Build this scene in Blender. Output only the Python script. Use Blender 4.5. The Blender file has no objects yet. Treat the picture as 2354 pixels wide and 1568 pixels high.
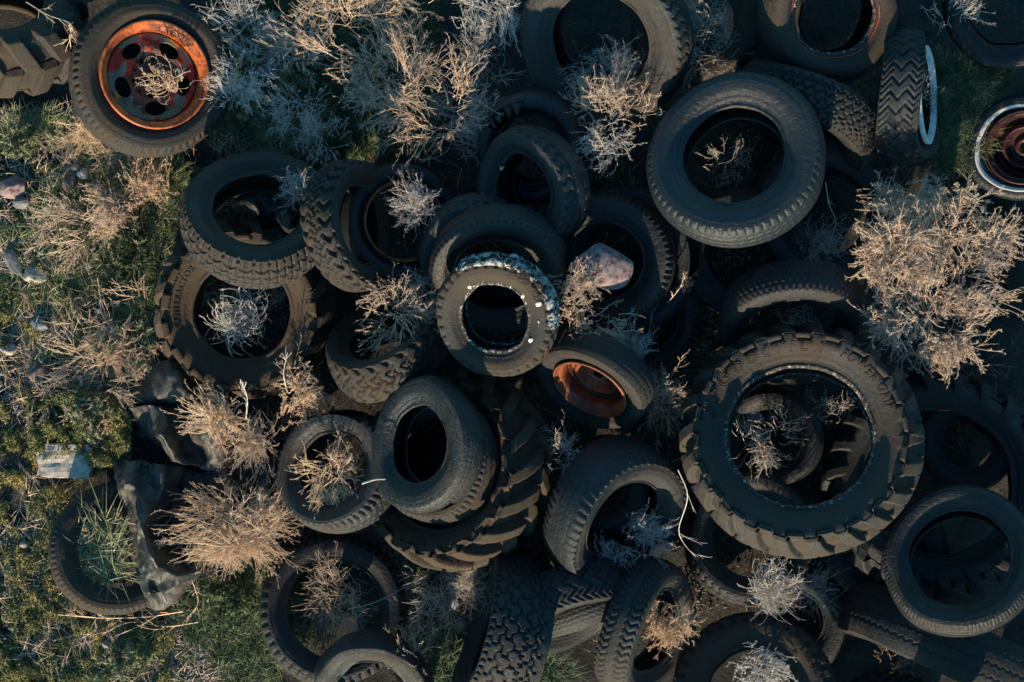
import bpy, math, random
import numpy as np
from mathutils import Vector, Matrix, Quaternion

rng = np.random.default_rng(7)
random.seed(7)
PI = math.pi
C = bpy.context.scene.collection
H = 9.0            # camera height above the ground
S = 370.0          # picture pixels (2353 wide) per metre at ground level
CX, CY = 1176.5, 784.0

def P(px, py, z=0.0):
    k = (H - z) / H / S
    return Vector(((px - CX) * k, -(py - CY) * k, z))
def LEN(d, z=0.0):
    return d * (H - z) / H / S

# ------------------------------------------------------------------ node helpers
def mat_new(name):
    m = bpy.data.materials.new(name); m.use_nodes = True
    nt = m.node_tree; nt.nodes.clear()
    out = nt.nodes.new('ShaderNodeOutputMaterial')
    bs = nt.nodes.new('ShaderNodeBsdfPrincipled')
    nt.links.new(bs.outputs[0], out.inputs[0])
    return m, nt, bs
def N(nt, t, **kw):
    n = nt.nodes.new(t)
    for k, v in kw.items():
        if hasattr(n, k): setattr(n, k, v)
        else: n.inputs[k].default_value = v
    return n
def noise(nt, co, scale, detail=5, rough=.55, dist=0):
    n = nt.nodes.new('ShaderNodeTexNoise')
    n.inputs['Scale'].default_value = scale; n.inputs['Detail'].default_value = detail
    n.inputs['Roughness'].default_value = rough; n.inputs['Distortion'].default_value = dist
    nt.links.new(co, n.inputs['Vector']); return n.outputs['Fac']
def ramp(nt, fac, stops, interp='LINEAR'):
    r = nt.nodes.new('ShaderNodeValToRGB'); cr = r.color_ramp; cr.interpolation = interp
    while len(cr.elements) > 1: cr.elements.remove(cr.elements[0])
    cr.elements[0].position = stops[0][0]; c = stops[0][1]
    cr.elements[0].color = (*c, 1) if not isinstance(c, (int, float)) else (c, c, c, 1)
    for p, c in stops[1:]:
        e = cr.elements.new(p); e.color = (*c, 1) if not isinstance(c, (int, float)) else (c, c, c, 1)
    nt.links.new(fac, r.inputs[0]); return r.outputs[0]
def mix(nt, fac, a, b, mode='MIX'):
    m = nt.nodes.new('ShaderNodeMix'); m.data_type = 'RGBA'; m.blend_type = mode
    for sock, v in ((m.inputs[0], fac), (m.inputs[6], a), (m.inputs[7], b)):
        if isinstance(v, (int, float)): sock.default_value = v
        elif isinstance(v, tuple): sock.default_value = (*v, 1)
        else: nt.links.new(v, sock)
    return m.outputs[2]
def math_(nt, op, a, b=0.0):
    m = nt.nodes.new('ShaderNodeMath'); m.operation = op
    for s, v in ((m.inputs[0], a), (m.inputs[1], b)):
        if isinstance(v, (int, float)): s.default_value = v
        else: nt.links.new(v, s)
    return m.outputs[0]
def bump(nt, bs, h, strength, dist):
    b = nt.nodes.new('ShaderNodeBump'); b.inputs['Strength'].default_value = strength
    b.inputs['Distance'].default_value = dist
    nt.links.new(h, b.inputs['Height']); nt.links.new(b.outputs[0], bs.inputs['Normal'])
def objco(nt, jitter=True):
    tc = nt.nodes.new('ShaderNodeTexCoord')
    if not jitter: return tc.outputs['Object']
    oi = nt.nodes.new('ShaderNodeObjectInfo')
    v = nt.nodes.new('ShaderNodeVectorMath'); v.operation = 'ADD'
    s = math_(nt, 'MULTIPLY', oi.outputs['Random'], 37.0)
    cb = nt.nodes.new('ShaderNodeCombineXYZ')
    for i in range(3): nt.links.new(s, cb.inputs[i])
    nt.links.new(tc.outputs['Object'], v.inputs[0]); nt.links.new(cb.outputs[0], v.inputs[1])
    return v.outputs[0]

_cache = {}
def rubber(dust=.5, gloss=.62, tint=(1, 1, 1), specks=True):
    """weathered black rubber with dry earth on it"""
    key = ('r', dust, gloss, tint)
    if key in _cache: return _cache[key]
    m, nt, bs = mat_new('weathered_rubber')
    co = objco(nt)
    big = noise(nt, co, 3.2, 6, .62)
    fine = noise(nt, co, 38, 5, .65)
    grit = noise(nt, co, 260, 2, .6)
    f = math_(nt, 'ADD', math_(nt, 'MULTIPLY', big, .75), math_(nt, 'MULTIPLY', fine, .38))
    fac = ramp(nt, f, [(.72 - .40 * dust, 0.0), (.84 - .28 * dust, 1.0)])
    base = mix(nt, ramp(nt, fine, [(.3, 0.), (.75, 1.)]), tuple(a * b for a, b in zip((.0075, .0115, .0135), tint)),
               tuple(a * b for a, b in zip((.017, .024, .028), tint)))
    dirt = mix(nt, ramp(nt, grit, [(.3, 0.), (.7, 1.)]), (.040, .028, .016), (.084, .059, .034))
    col = mix(nt, math_(nt, 'MULTIPLY', fac, min(1, .10 + dust * .75)), base, dirt)
    # sparse bird lime / paint specks
    vo = nt.nodes.new('ShaderNodeTexVoronoi'); vo.inputs['Scale'].default_value = 9
    nt.links.new(co, vo.inputs['Vector'])
    wob = math_(nt, 'ADD', vo.outputs['Distance'], math_(nt, 'MULTIPLY', math_(nt, 'SUBTRACT', noise(nt, co, 90, 2), .5), .10))
    sp = ramp(nt, wob, [(0.035, 1.), (.050, 0.)])
    pick = ramp(nt, vo.outputs['Color'], [(.80, 0.), (.82, 1.)])
    col = mix(nt, math_(nt, 'MULTIPLY', sp, pick), col, (.55, .55, .52))
    nt.links.new(col, bs.inputs['Base Color'])
    nt.links.new(ramp(nt, fac, [(0, gloss), (1, .92)]), bs.inputs['Roughness'])
    bs.inputs['Specular IOR Level'].default_value = .5
    cr = nt.nodes.new('ShaderNodeTexVoronoi'); cr.feature = 'DISTANCE_TO_EDGE'; cr.inputs['Scale'].default_value = 26
    nt.links.new(co, cr.inputs['Vector'])
    crack = ramp(nt, cr.outputs['Distance'], [(0, 0.), (.05, 1.)])
    h = math_(nt, 'ADD', math_(nt, 'MULTIPLY', fine, 1.0), math_(nt, 'ADD', math_(nt, 'MULTIPLY', grit, .35), math_(nt, 'MULTIPLY', crack, .22)))
    bump(nt, bs, h, .7, .008)
    _cache[key] = m; return m

def simple(name, stops, scale=8, rough=.8, bumpd=.004, metal=0, detail=6, bs_scale=None, jitter=True, distort=0, spec=.4):
    m, nt, bs = mat_new(name); co = objco(nt, jitter)
    n = noise(nt, co, scale, detail, .65, distort)
    nt.links.new(ramp(nt, n, stops), bs.inputs['Base Color'])
    bs.inputs['Roughness'].default_value = rough; bs.inputs['Metallic'].default_value = metal
    bs.inputs['Specular IOR Level'].default_value = spec
    bump(nt, bs, noise(nt, co, bs_scale or scale * 4, 5, .7), .7, bumpd)
    return m

def rim_paint():
    m, nt, bs = mat_new('flaking_wheel_paint'); co = objco(nt, False)
    a = noise(nt, co, 7, 6, .6, .4); b = noise(nt, co, 11, 7, .65, .6); g = noise(nt, co, 60, 4)
    sep = nt.nodes.new('ShaderNodeSeparateXYZ'); nt.links.new(co, sep.inputs[0])
    paint = ramp(nt, a, [(.0, (.62, .27, .03)), (.36, (.62, .22, .02)), (.39, (.13, .16, .12)), (.50, (.16, .19, .14)), (.53, (.42, .030, .016)), (1, (.38, .022, .012))])
    rust = mix(nt, g, (.055, .018, .014), (.12, .040, .026))
    # distance to the hub: rust wins near the middle
    d = nt.nodes.new('ShaderNodeVectorMath'); d.operation = 'LENGTH'
    cb = nt.nodes.new('ShaderNodeCombineXYZ'); nt.links.new(sep.outputs[0], cb.inputs[0]); nt.links.new(sep.outputs[1], cb.inputs[1])
    nt.links.new(cb.outputs[0], d.inputs[0])
    k = math_(nt, 'ADD', b, math_(nt, 'MULTIPLY', math_(nt, 'SUBTRACT', d.outputs['Value'], .2), 1.1))
    col = mix(nt, ramp(nt, k, [(.455, 0.), (.475, 1.)]), rust, paint)
    nt.links.new(col, bs.inputs['Base Color']); bs.inputs['Roughness'].default_value = .62
    bump(nt, bs, math_(nt, 'ADD', b, math_(nt, 'MULTIPLY', g, .4)), .6, .004)
    return m
def orange_paint(name, c1=(.52, .14, .035), c2=(.27, .065, .025), c3=(.09, .03, .02)):
    m, nt, bs = mat_new(name); co = objco(nt, False)
    a = noise(nt, co, 9, 8, .7, .5); g = noise(nt, co, 70, 4)
    col = ramp(nt, math_(nt, 'ADD', math_(nt, 'MULTIPLY', a, .75), math_(nt, 'MULTIPLY', g, .25)), [(.40, c3), (.47, c2), (.56, c1), (.62, c1), (.68, c2)])
    nt.links.new(col, bs.inputs['Base Color']); bs.inputs['Roughness'].default_value = .5
    bump(nt, bs, math_(nt, 'ADD', a, math_(nt, 'MULTIPLY', g, .3)), .5, .004)
    return m

M = {}
M['ash'] = simple('flaky_ash', [(.38, (.012, .012, .013)), (.47, (.03, .03, .03)), (.535, (.30, .32, .33)), (.72, (.62, .63, .62))], 20, .9, .02, distort=1.2)
M['white_bead'] = simple('limed_bead', [(.46, (.02, .02, .021)), (.53, (.07, .06, .05)), (.585, (.42, .40, .36)), (.8, (.62, .60, .55))], 70, .8, .004, distort=.8)
M['specked_bead'] = simple('limed_bead_edge', [(.5, (.03, .026, .022)), (.585, (.09, .07, .05)), (.61, (.5, .48, .44)), (.8, (.7, .68, .62))], 60, .7, .003, distort=.8)
M['hole_dark'] = simple('hole_shade', [(.3, (.008, .007, .007)), (.7, (.025, .018, .015))], 20, .8, .003)  # near-black stand-in for the shade seen through the wheel disc holes
M['char'] = simple('charred_rubber', [(.3, (.008, .008, .008)), (.7, (.05, .035, .025))], 20, .7, .012)
M['rust'] = simple('rusty_steel', [(.3, (.05, .02, .013)), (.5, (.20, .062, .025)), (.7, (.33, .13, .055))], 30, .85, .003)
M['white_rim'] = simple('grey_white_enamel', [(.3, (.50, .51, .51)), (.6, (.78, .78, .76)), (.8, (.8, .78, .74))], 14, .5, .001)
M['dark_red'] = simple('dull_maroon_enamel', [(.3, (.028, .008, .009)), (.6, (.040, .013, .013)), (.8, (.06, .02, .016))], 12, .45, .002)
M['white_wall'] = simple('white_rubber_band', [(.3, (.50, .50, .49)), (.6, (.70, .70, .68))], 14, .6, .001)
M['red_line'] = simple('red_rubber_line', [(.3, (.45, .05, .03)), (.6, (.62, .10, .05))], 14, .6, .001)
M['white_ink'] = simple('pale_lettering', [(.3, (.25, .30, .30)), (.6, (.45, .50, .50))], 30, .6, .001)
M['paint'] = rim_paint()
M['orange'] = orange_paint('orange_rust_enamel')
M['orange_dark'] = orange_paint('burnt_orange_enamel', (.24, .075, .03), (.12, .035, .018), (.06, .022, .014))
M['tube'] = None
def tube_mat():
    m, nt, bs = mat_new('dusty_inner_tube_rubber'); co = objco(nt)
    a = noise(nt, co, 5, 7, .65, .3); g = noise(nt, co, 90, 4, .6)
    k = math_(nt, 'ADD', math_(nt, 'MULTIPLY', a, .8), math_(nt, 'MULTIPLY', g, .2))
    col = ramp(nt, k, [(.40, (.016, .021, .023)), (.50, (.035, .040, .040)), (.57, (.085, .072, .054)), (.70, (.15, .125, .09))])
    nt.links.new(col, bs.inputs['Base Color'])
    nt.links.new(ramp(nt, a, [(.38, .36), (.62, .72)]), bs.inputs['Roughness'])
    st = noise(nt, co, 24, 6, .75, .5)
    bump(nt, bs, math_(nt, 'ADD', st, math_(nt, 'MULTIPLY', g, .25)), .45, .009)
    return m
M['tube'] = tube_mat()
def weed_mat(name, ca, cb, cc):
    m, nt, bs = mat_new(name); co = objco(nt, True)
    n = noise(nt, co, 9, 4, .6); g = noise(nt, co, 120, 2)
    k = math_(nt, 'ADD', math_(nt, 'MULTIPLY', n, .7), math_(nt, 'MULTIPLY', g, .3))
    nt.links.new(ramp(nt, k, [(.32, ca), (.5, cb), (.66, cc)]), bs.inputs['Base Color'])
    bs.inputs['Roughness'].default_value = .85; bs.inputs['Specular IOR Level'].default_value = .2
    return m
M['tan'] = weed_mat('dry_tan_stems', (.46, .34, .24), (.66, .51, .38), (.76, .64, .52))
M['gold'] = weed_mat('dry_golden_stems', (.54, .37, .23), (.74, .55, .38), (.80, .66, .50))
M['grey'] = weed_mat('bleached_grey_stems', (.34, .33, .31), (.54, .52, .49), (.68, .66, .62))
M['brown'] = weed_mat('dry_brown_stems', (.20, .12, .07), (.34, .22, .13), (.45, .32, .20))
M['white'] = weed_mat('bleached_white_stems', (.50, .47, .42), (.66, .62, .56), (.74, .70, .64))
M['grass'] = weed_mat('green_grass_blades', (.035, .062, .035), (.085, .12, .06), (.30, .31, .17))
M['grass_dark'] = weed_mat('deep_green_grass_blades', (.032, .062, .040), (.06, .10, .058), (.17, .21, .12))
M['grass_pale'] = weed_mat('pale_green_grass_blades', (.10, .145, .075), (.24, .27, .15), (.44, .42, .29))

# ------------------------------------------------------------------ mesh helpers
def mesh_obj(name, verts, faces, material, parent=None, smooth=True):
    """verts (n,3) numpy; faces list of (m,k) numpy arrays"""
    me = bpy.data.meshes.new(name)
    if not isinstance(faces, (list, tuple)): faces = [faces]
    faces = [f for f in faces if len(f)]
    nv = len(verts); me.vertices.add(nv)
    me.vertices.foreach_set('co', np.asarray(verts, dtype=np.float32).ravel())
    nl = sum(f.size for f in faces); npoly = sum(len(f) for f in faces)
    me.loops.add(nl); me.loops.foreach_set('vertex_index', np.concatenate([f.ravel() for f in faces]).astype(np.int32))
    me.polygons.add(npoly)
    tot = np.concatenate([np.full(len(f), f.shape[1]) for f in faces])
    st = np.concatenate([[0], np.cumsum(tot)[:-1]])
    me.polygons.foreach_set('loop_start', st.astype(np.int32))
    me.polygons.foreach_set('use_smooth', np.full(npoly, smooth))
    me.update(calc_edges=True); me.validate()
    o = bpy.data.objects.new(name, me); C.objects.link(o)
    if material: me.materials.append(material)
    if parent: o.parent = parent
    return o
def empty(name, M4, label, cat, group=None):
    o = bpy.data.objects.new(name, None); C.objects.link(o)
    o.empty_display_size = .1
    o.matrix_world = M4
    tag(o, label, cat, group); return o
def tag(o, label, cat, group=None, kind=None):
    if label: o['label'] = label
    if cat: o['category'] = cat
    if group: o['group'] = group
    if kind: o['kind'] = kind
    return o

def vnoise(x, y, seed=0, oct=4):
    """tileable-free 2-D value noise in numpy, 0..1"""
    r = np.random.default_rng(seed); T = r.random((64, 64)); out = 0; amp = 1; tot = 0
    for o in range(oct):
        xi = np.floor(x).astype(int); yi = np.floor(y).astype(int); fx = x - xi; fy = y - yi
        fx = fx * fx * (3 - 2 * fx); fy = fy * fy * (3 - 2 * fy)
        a = T[xi % 64, yi % 64]; b = T[(xi + 1) % 64, yi % 64]; c = T[xi % 64, (yi + 1) % 64]; d = T[(xi + 1) % 64, (yi + 1) % 64]
        out = out + amp * (a * (1 - fx) * (1 - fy) + b * fx * (1 - fy) + c * (1 - fx) * fy + d * fx * fy); tot += amp
        amp *= .5; x = x * 2 + 17.3; y = y * 2 + 5.7
    return out / tot

# ------------------------------------------------------------------ tread patterns: 1 = bottom of a groove
def fr(x): return x - np.floor(x)
def tri(x): return 1 - 4 * np.abs(fr(x) - .5)
def sst(a, b, x):
    t = np.clip((x - a) / (b - a), 0, 1); return t * t * (3 - 2 * t)
def ln(x, w): return 1 - sst(w * .75, w * 1.35, np.abs(x - np.round(x)))
def sq(x, s=.12): return np.clip(np.sin(2 * PI * x) / s, -1, 1)
def p_hex(u, v, k=5, amp=.20, gw=.075, cw=.07):
    yb = (v + 1) / 2 * k; j = np.round(yb); off = amp * tri(u) * np.where(j % 2 == 0, 1, -1)
    e = yb - j - off; row = np.where(e > 0, j, j - 1)
    g = 1 - sst(gw * .7, gw * 1.4, np.abs(e)); g = g * ((j > 0) & (j < k))
    c = ln(u + .5 * (row % 2) , cw)
    return np.maximum(g, c)
def p_zig(u, v, k=5, amp=.14, gw=.085):
    yb = (v + 1) / 2 * k; j = np.round(yb); e = yb - j - amp * tri(u)
    g = (1 - sst(gw * .7, gw * 1.4, np.abs(e))) * ((j > 0) & (j < k))
    return g + 0 * u
def p_zignotch(u, v, k=5):
    return np.maximum(p_zig(u, v, k), ln(u, .16) * (np.abs(v) > .84))
def p_worn(u, v):
    return .4 * p_zig(u, v, 4, .12, .07)
def p_teeth(u, v):
    return np.maximum(.7 * p_zig(u, v, 4, .1, .08), (1 - sst(.17, .24, np.abs(fr(u) - .5))) * (np.abs(v) > .72))
def p_chev(u, v):
    x = u + .32 * tri(v * 1.1 + .1)
    return np.maximum(ln(x, .10), ln(x + .5, .045) * (np.abs(v) > .5))
def p_chunk(u, v):
    s = np.where(v > 0, 0, .5)
    x = u + s + .22 * tri(np.abs(v) * 1.3)
    g = ln(x, .17) * (np.abs(v) > .42)
    return np.maximum(g, np.maximum((1 - sst(.03, .07, np.abs(v - .12 * sq(u)))), ln(x * 2, .07) * (np.abs(v) < .5)))
def p_zblk(u, v, k=5):
    yb = (v + 1) / 2 * k; j = np.round(yb); e = yb - j - .20 * sq(u + .25 * j, .35)
    g = (1 - sst(.06, .13, np.abs(e))) * ((j > 0) & (j < k)); row = np.where(e > 0, j, j - 1)
    c = ln(u * 1.0 + .5 * (row % 2) + .16 * sq(fr(yb) - .25, .5), .075)
    return np.maximum(g, c)
def p_lug(u, v, w=.43, skew=.55):
    s = np.where(v >= 0, 0., .5); x = fr(u + s + skew * np.abs(v))
    flat = sst(0, .07, x) * (1 - sst(w, w + .07, x))
    flat = flat * sst(.0, .05, np.abs(v) + .03)
    return 1 - flat
def p_block(u, v, k=4):
    yb = (v + 1) / 2 * k; j = np.round(yb); e = yb - j
    g = (1 - sst(.07, .14, np.abs(e))) * ((j > 0) & (j < k)); row = np.floor(yb)
    return np.maximum(g, ln(u + .5 * (row % 2), .17))
def p_saw(u, v):
    return np.maximum(ln(u + .25 * tri(v * 1.5), .15) * (np.abs(v) > .35), p_zig(u, v, 3, .1, .05))
PAT = dict(hex=p_hex, zig=p_zig, zignotch=p_zignotch, worn=p_worn, teeth=p_teeth, chev=p_chev, chunk=p_chunk,
           zblk=p_zblk, lug=p_lug, block=p_block, saw=p_saw)

def catmull(pts, n):
    pts = np.array(pts, float); k = len(pts)
    p = np.vstack([2 * pts[0] - pts[1], pts, 2 * pts[-1] - pts[-2]]); out = []
    seg = np.linalg.norm(np.diff(pts, axis=0), axis=1); cum = np.concatenate([[0], np.cumsum(seg)])
    for t in np.linspace(0, cum[-1], n):
        i = min(np.searchsorted(cum, t, side='right') - 1, k - 2); f = (t - cum[i]) / max(seg[i], 1e-9)
        a, b, c, d = p[i], p[i + 1], p[i + 2], p[i + 3]
        out.append(.5 * (2 * b + (c - a) * f + (2 * a - 5 * b + 4 * c - d) * f * f + (3 * b - a - 3 * c + d) * f ** 3))
    return np.array(out)

class Tyre: pass
TY = {}
def frame(px, py, z, tilt, dr):
    p = P(px, py, z)
    n = Vector((math.sin(math.radians(tilt)) * math.cos(math.radians(dr)), math.sin(math.radians(tilt)) * math.sin(math.radians(dr)), math.cos(math.radians(tilt))))
    q1 = Vector((0, 0, 1)).rotation_difference(n)
    ray = (Vector((0, 0, H)) - p).normalized()
    q0 = Vector((0, 0, 1)).rotation_difference(ray)
    return Matrix.Translation(p) @ (q0 @ q1).to_matrix().to_4x4()

def tyre(key, name, label, px, py, z, Rp, tilt, dr, W=95, hole=.56, pat='zig', n=40, depth=.012, dust=.5, gloss=.6,
         tw=.84, crown=.035, ext=.10, group=None, cat='tyre', oval=(1, 0), saddle=(0, 0), lump=.006, tears=(), beadmat=None,
         squash=(0, 0, 0), ribs=True, kw=None, seed=None, res=1.0, flat=0.0, side_ribs=None, mat=None, bf=.66):
    T = Tyre(); group = group or ('old wheels in the tyre heap' if cat == 'wheel' else 'scrap tyres heaped in the pile'); T.root = empty(name, frame(px, py, z, tilt, dr), label, cat, group)
    rq = np.random.default_rng(hash_s(key))
    if oval[0] == 1: oval = (1 + rq.uniform(.01, .05) * (1 if Rp < 200 else .5), rq.uniform(0, 180))
    if not saddle[0]: saddle = (rq.uniform(.012, .038), rq.uniform(0, 180))
    if lump < .011: lump = .011
    R = LEN(Rp, z); w = LEN(W, z) / 2; r = R * hole; h = R - r
    T.R, T.w, T.r = R, w, r
    Nn = int(np.clip(R * 2 * PI / .0062, 240, 760) * res)
    Mt = int(np.clip(2 * w * tw / .0062, 22, 60) * res)
    cr = crown * R
    va = np.linspace(-1, 1, Mt)
    tread = np.stack([va * tw * w, R - cr * va ** 2 * (1 + .5 * va ** 2)], 1)
    e = tread[-1]
    sh = catmull([e, (w * (tw + .09), e[1] - .035 * h), (w * .975, e[1] - .13 * h), (w * .985, R - .30 * h)], 9)[1:]
    sw = catmull([sh[-1], (w * 1.0, R - .42 * h), (w * (.55 + .62 * bf), R - .60 * h), (w * (bf + .14), R - .76 * h), (w * (bf + .025), R - .88 * h),
                  (w * bf, R - .915 * h)], 20)[1:]
    bd = catmull([sw[-1], (w * (bf + .015), R - .93 * h), (w * (bf + .015), R - .965 * h), (w * (bf - .035), R - .995 * h), (w * (bf - .10), R - 1.0 * h), (w * (bf - .14), R - .965 * h)], 9)[1:]
    dd = depth * 1.1
    li = catmull([bd[-1], (w * (bf - .06), R - .80 * h), (w * .88 - dd * .55, R - .5 * h - dd * .3), (w * .86 - dd, R - .28 * h - dd * .8), (w * .6 - dd * .4, R - .15 * h - dd), (0, R - .12 * h - dd)], 14)[1:]
    # concentric moulded ridges on the sidewall
    if ribs:
        rad = (R - sw[:, 1]) / h
        for c0, a0, ww in ((.36, .010, .012), (.80, .012, .02), (.86, -.010, .015)):
            sw[:, 0] += a0 * w * 2 * np.exp(-((rad - c0) / ww) ** 2)
    up = np.vstack([sh, sw, bd, li])
    dn = up[::-1][1:] * [-1, 1]     # mirrored, from the liner middle back to the lower shoulder
    prof = np.vstack([tread, up, dn])                 # closed loop, tread -> upper -> liner -> lower
    nt_, ns, nw, nb, nl = len(tread), len(sh), len(sw), len(bd), len(li)
    tg = np.roll(prof, -1, 0) - np.roll(prof, 1, 0); tg /= np.linalg.norm(tg, axis=1)[:, None]
    nrm = np.stack([tg[:, 1] * -1, tg[:, 0]], 1)
    nrm = nrm * (-1 if nrm[nt_ // 2, 1] < 0 else 1)
    v = np.zeros(len(prof)); wt = np.zeros(len(prof))
    v[:nt_] = va; wt[:nt_] = 1
    dsh = np.linalg.norm(up[:ns + nw] - e, axis=1)
    vs = 1 + dsh / (tw * w); ws = 1 - sst(ext * h * (.25 if pat == 'lug' else .75), ext * h * 1.25, dsh)
    v[nt_:nt_ + ns + nw] = vs; wt[nt_:nt_ + ns + nw] = ws
    v[len(prof) - (ns + nw):] = -vs[::-1]; wt[len(prof) - (ns + nw):] = ws[::-1]
    th = np.arange(Nn) / Nn * 2 * PI
    u = (n * th / (2 * PI))[:, None]
    mk = PAT[pat](u, v[None, :], **(kw or {})) + 0 * u
    # uneven wear and chipped blocks
    sd = seed if seed is not None else abs(hash_s(key)) % 1000
    wear = vnoise(th[:, None] * 6 * R + sd, v[None, :] * 1.5 + 3, sd, 3)
    disp = -depth * wt[None, :] * (mk * (.75 + .35 * wear) + .28 * wear)
    A = prof[None, :, 0] + nrm[None, :, 0] * disp; Rr = prof[None, :, 1] + nrm[None, :, 1] * disp
    ln_ = (vnoise(np.cos(th)[:, None] * 1.7 + 7 + sd, np.sin(th)[:, None] * 1.7 + v[None, :] * .1 + 9, sd + 3, 2) - .5)
    Rr = Rr + ln_ * lump * 2
    if side_ribs:      # notched bars on the shoulder face
        nn, r0, r1, dd = side_ribs
        radf = ((R - prof[:, 1]) / h)[None, :]
        mm = (radf > r0) & (radf < r1) & (np.abs(prof[None, :, 0]) > w * .5)
        A = A + np.sign(prof[None, :, 0]) * mm * dd * (np.abs(fr(nn * th / (2 * PI))[:, None] - .5) < .22)
    T.lump = (lump, sd)
    X = Rr * np.cos(th)[:, None]; Y = Rr * np.sin(th)[:, None]; Z = A + ln_ * lump * 1.5
    T.warpf = None
    def warp(X, Y, Z):
        if oval[0] != 1:
            a = math.radians(oval[1]); c, s = math.cos(a), math.sin(a)
            x = X * c + Y * s; y = -X * s + Y * c; x = x * oval[0]; y = y / oval[0] ** .5
            X = x * c - y * s; Y = x * s + y * c
        if saddle[0]:
            a = math.radians(saddle[1]); rr = (X * X + Y * Y); tt = np.arctan2(Y, X)
            Z = Z + saddle[0] * rr / (R * R) * np.cos(2 * (tt - a))
        if squash[0]:
            a = math.radians(squash[1]); c, s = math.cos(a), math.sin(a)
            x = X * c + Y * s; lim = R * squash[2]
            dx = np.where(x > lim, (x - lim) * squash[0], 0); X = X - dx * c; Y = Y - dx * s
        return X, Y, Z
    T.warp = warp
    X, Y, Z = warp(X, Y, Z)
    V = np.stack([X, Y, Z], 2)                        # (N, P, 3)
    NP = len(prof)
    T.V, T.prof, T.th = V, prof, th; T.nt, T.ns = nt_, ns
    T.sw = np.vstack([sh, sw])
    keep = np.ones((Nn, NP), bool)
    radf = (R - prof[:, 1]) / h
    for (a0, hw, lo, hi, side) in tears:
        dth = np.abs((np.degrees(th) - a0 + 180) % 360 - 180)[:, None] / hw
        jag = vnoise(th[:, None] * 9, radf[None, :] * 4, sd + 11, 4)
        inr = (radf > lo)[None, :] & (radf < hi)[None, :]
        if side: inr = inr & (np.sign(prof[:, 0]) * side > -.1)[None, :]
        keep &= ~((dth + (jag - .5) * .9 < .8) & inr)
    tk = [.65, .8, 1.0, 1.3][int(rq.integers(0, 4))]
    m_r = mat or rubber(dust, gloss, (tk, tk, tk)); m_b = beadmat or m_r
    i0 = 0
    def strip(nm, a, b, mt):
        idx = (np.arange(a, b + 1)) % NP
        sub = V[:, idx]; K = len(idx); kp = keep[:, idx]
        i = np.arange(Nn)[:, None]; j = np.arange(K - 1)[None, :]
        i2 = (i + 1) % Nn
        f = np.stack([i * K + j, i2 * K + j, i2 * K + j + 1, i * K + j + 1], 2).reshape(-1, 4)
        ok = (kp[:, :-1] & kp[:, 1:] & np.roll(kp, -1, 0)[:, :-1] & np.roll(kp, -1, 0)[:, 1:]).reshape(-1)
        return mesh_obj(nm, sub.reshape(-1, 3), f[ok], mt, T.root)
    # the tread carries both shoulders
    T.tread = strip('tread', NP - ns, NP + nt_ + ns - 1, m_r)
    T.side = strip('sidewall', nt_ + ns - 1, nt_ + ns + nw - 1, m_r)
    T.bead = strip('bead', nt_ + ns + nw - 1, nt_ + ns + nw + nb - 1, m_b)
    T.liner = strip('inner_liner', nt_ + ns + nw + nb - 1, NP - (ns + nw + nb), m_r)
    strip('bead', NP - (ns + nw + nb), NP - (ns + nw), m_b)
    strip('sidewall', NP - (ns + nw), NP - ns, m_r)
    TY[key] = T
    return T
def hash_s(s):
    h = 7
    for c in s: h = (h * 131 + ord(c)) % 100003
    return h

def side_a(T, rho):
    """axial position of the upper sidewall surface at radius rho"""
    s = T.sw[::-1]; return np.interp(rho, s[:, 1], s[:, 0])
def lumps(T, th):
    l, sd = T.lump; return (vnoise(np.cos(th) * 1.7 + 7 + sd, np.sin(th) * 1.7 + .13 + 9, sd + 3, 2) - .5) * l
def ring_on(T, name, f0, f1, off, mt, a0=0, a1=360, rough=0.0, K=8):
    rho = np.linspace(T.r + (T.R - T.r) * (f0), T.r + (T.R - T.r) * f1, K)
    th = np.radians(np.linspace(a0, a1, max(24, int((a1 - a0) * .9)) + 1))
    full = (a1 - a0) >= 360
    if full: th = th[:-1]
    prof_off = off * np.sin(np.linspace(0, PI, K)) ** .5 - .001
    A = side_a(T, rho)[None, :] + prof_off[None, :] + 0 * th[:, None]
    Rr = rho[None, :] + 0 * th[:, None]
    lm = lumps(T, th)[:, None]; A = A + lm * 1.5; Rr = Rr + lm * 2
    if rough:
        q = vnoise(th[:, None] * 12, rho[None, :] * 60, 5, 4); A = A + (q - .35) * rough; Rr = Rr + (q - .5) * rough
    X, Y, Z = T.warp(Rr * np.cos(th)[:, None], Rr * np.sin(th)[:, None], A)
    V = np.stack([X, Y, Z], 2); Nn = len(th)
    i = np.arange(Nn if full else Nn - 1)[:, None]; j = np.arange(K - 1)[None, :]; i2 = (i + 1) % Nn
    f = np.stack([i * K + j, i2 * K + j, i2 * K + j + 1, i * K + j + 1], 2).reshape(-1, 4)
    return mesh_obj(name, V.reshape(-1, 3), f, mt, T.side)
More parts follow.
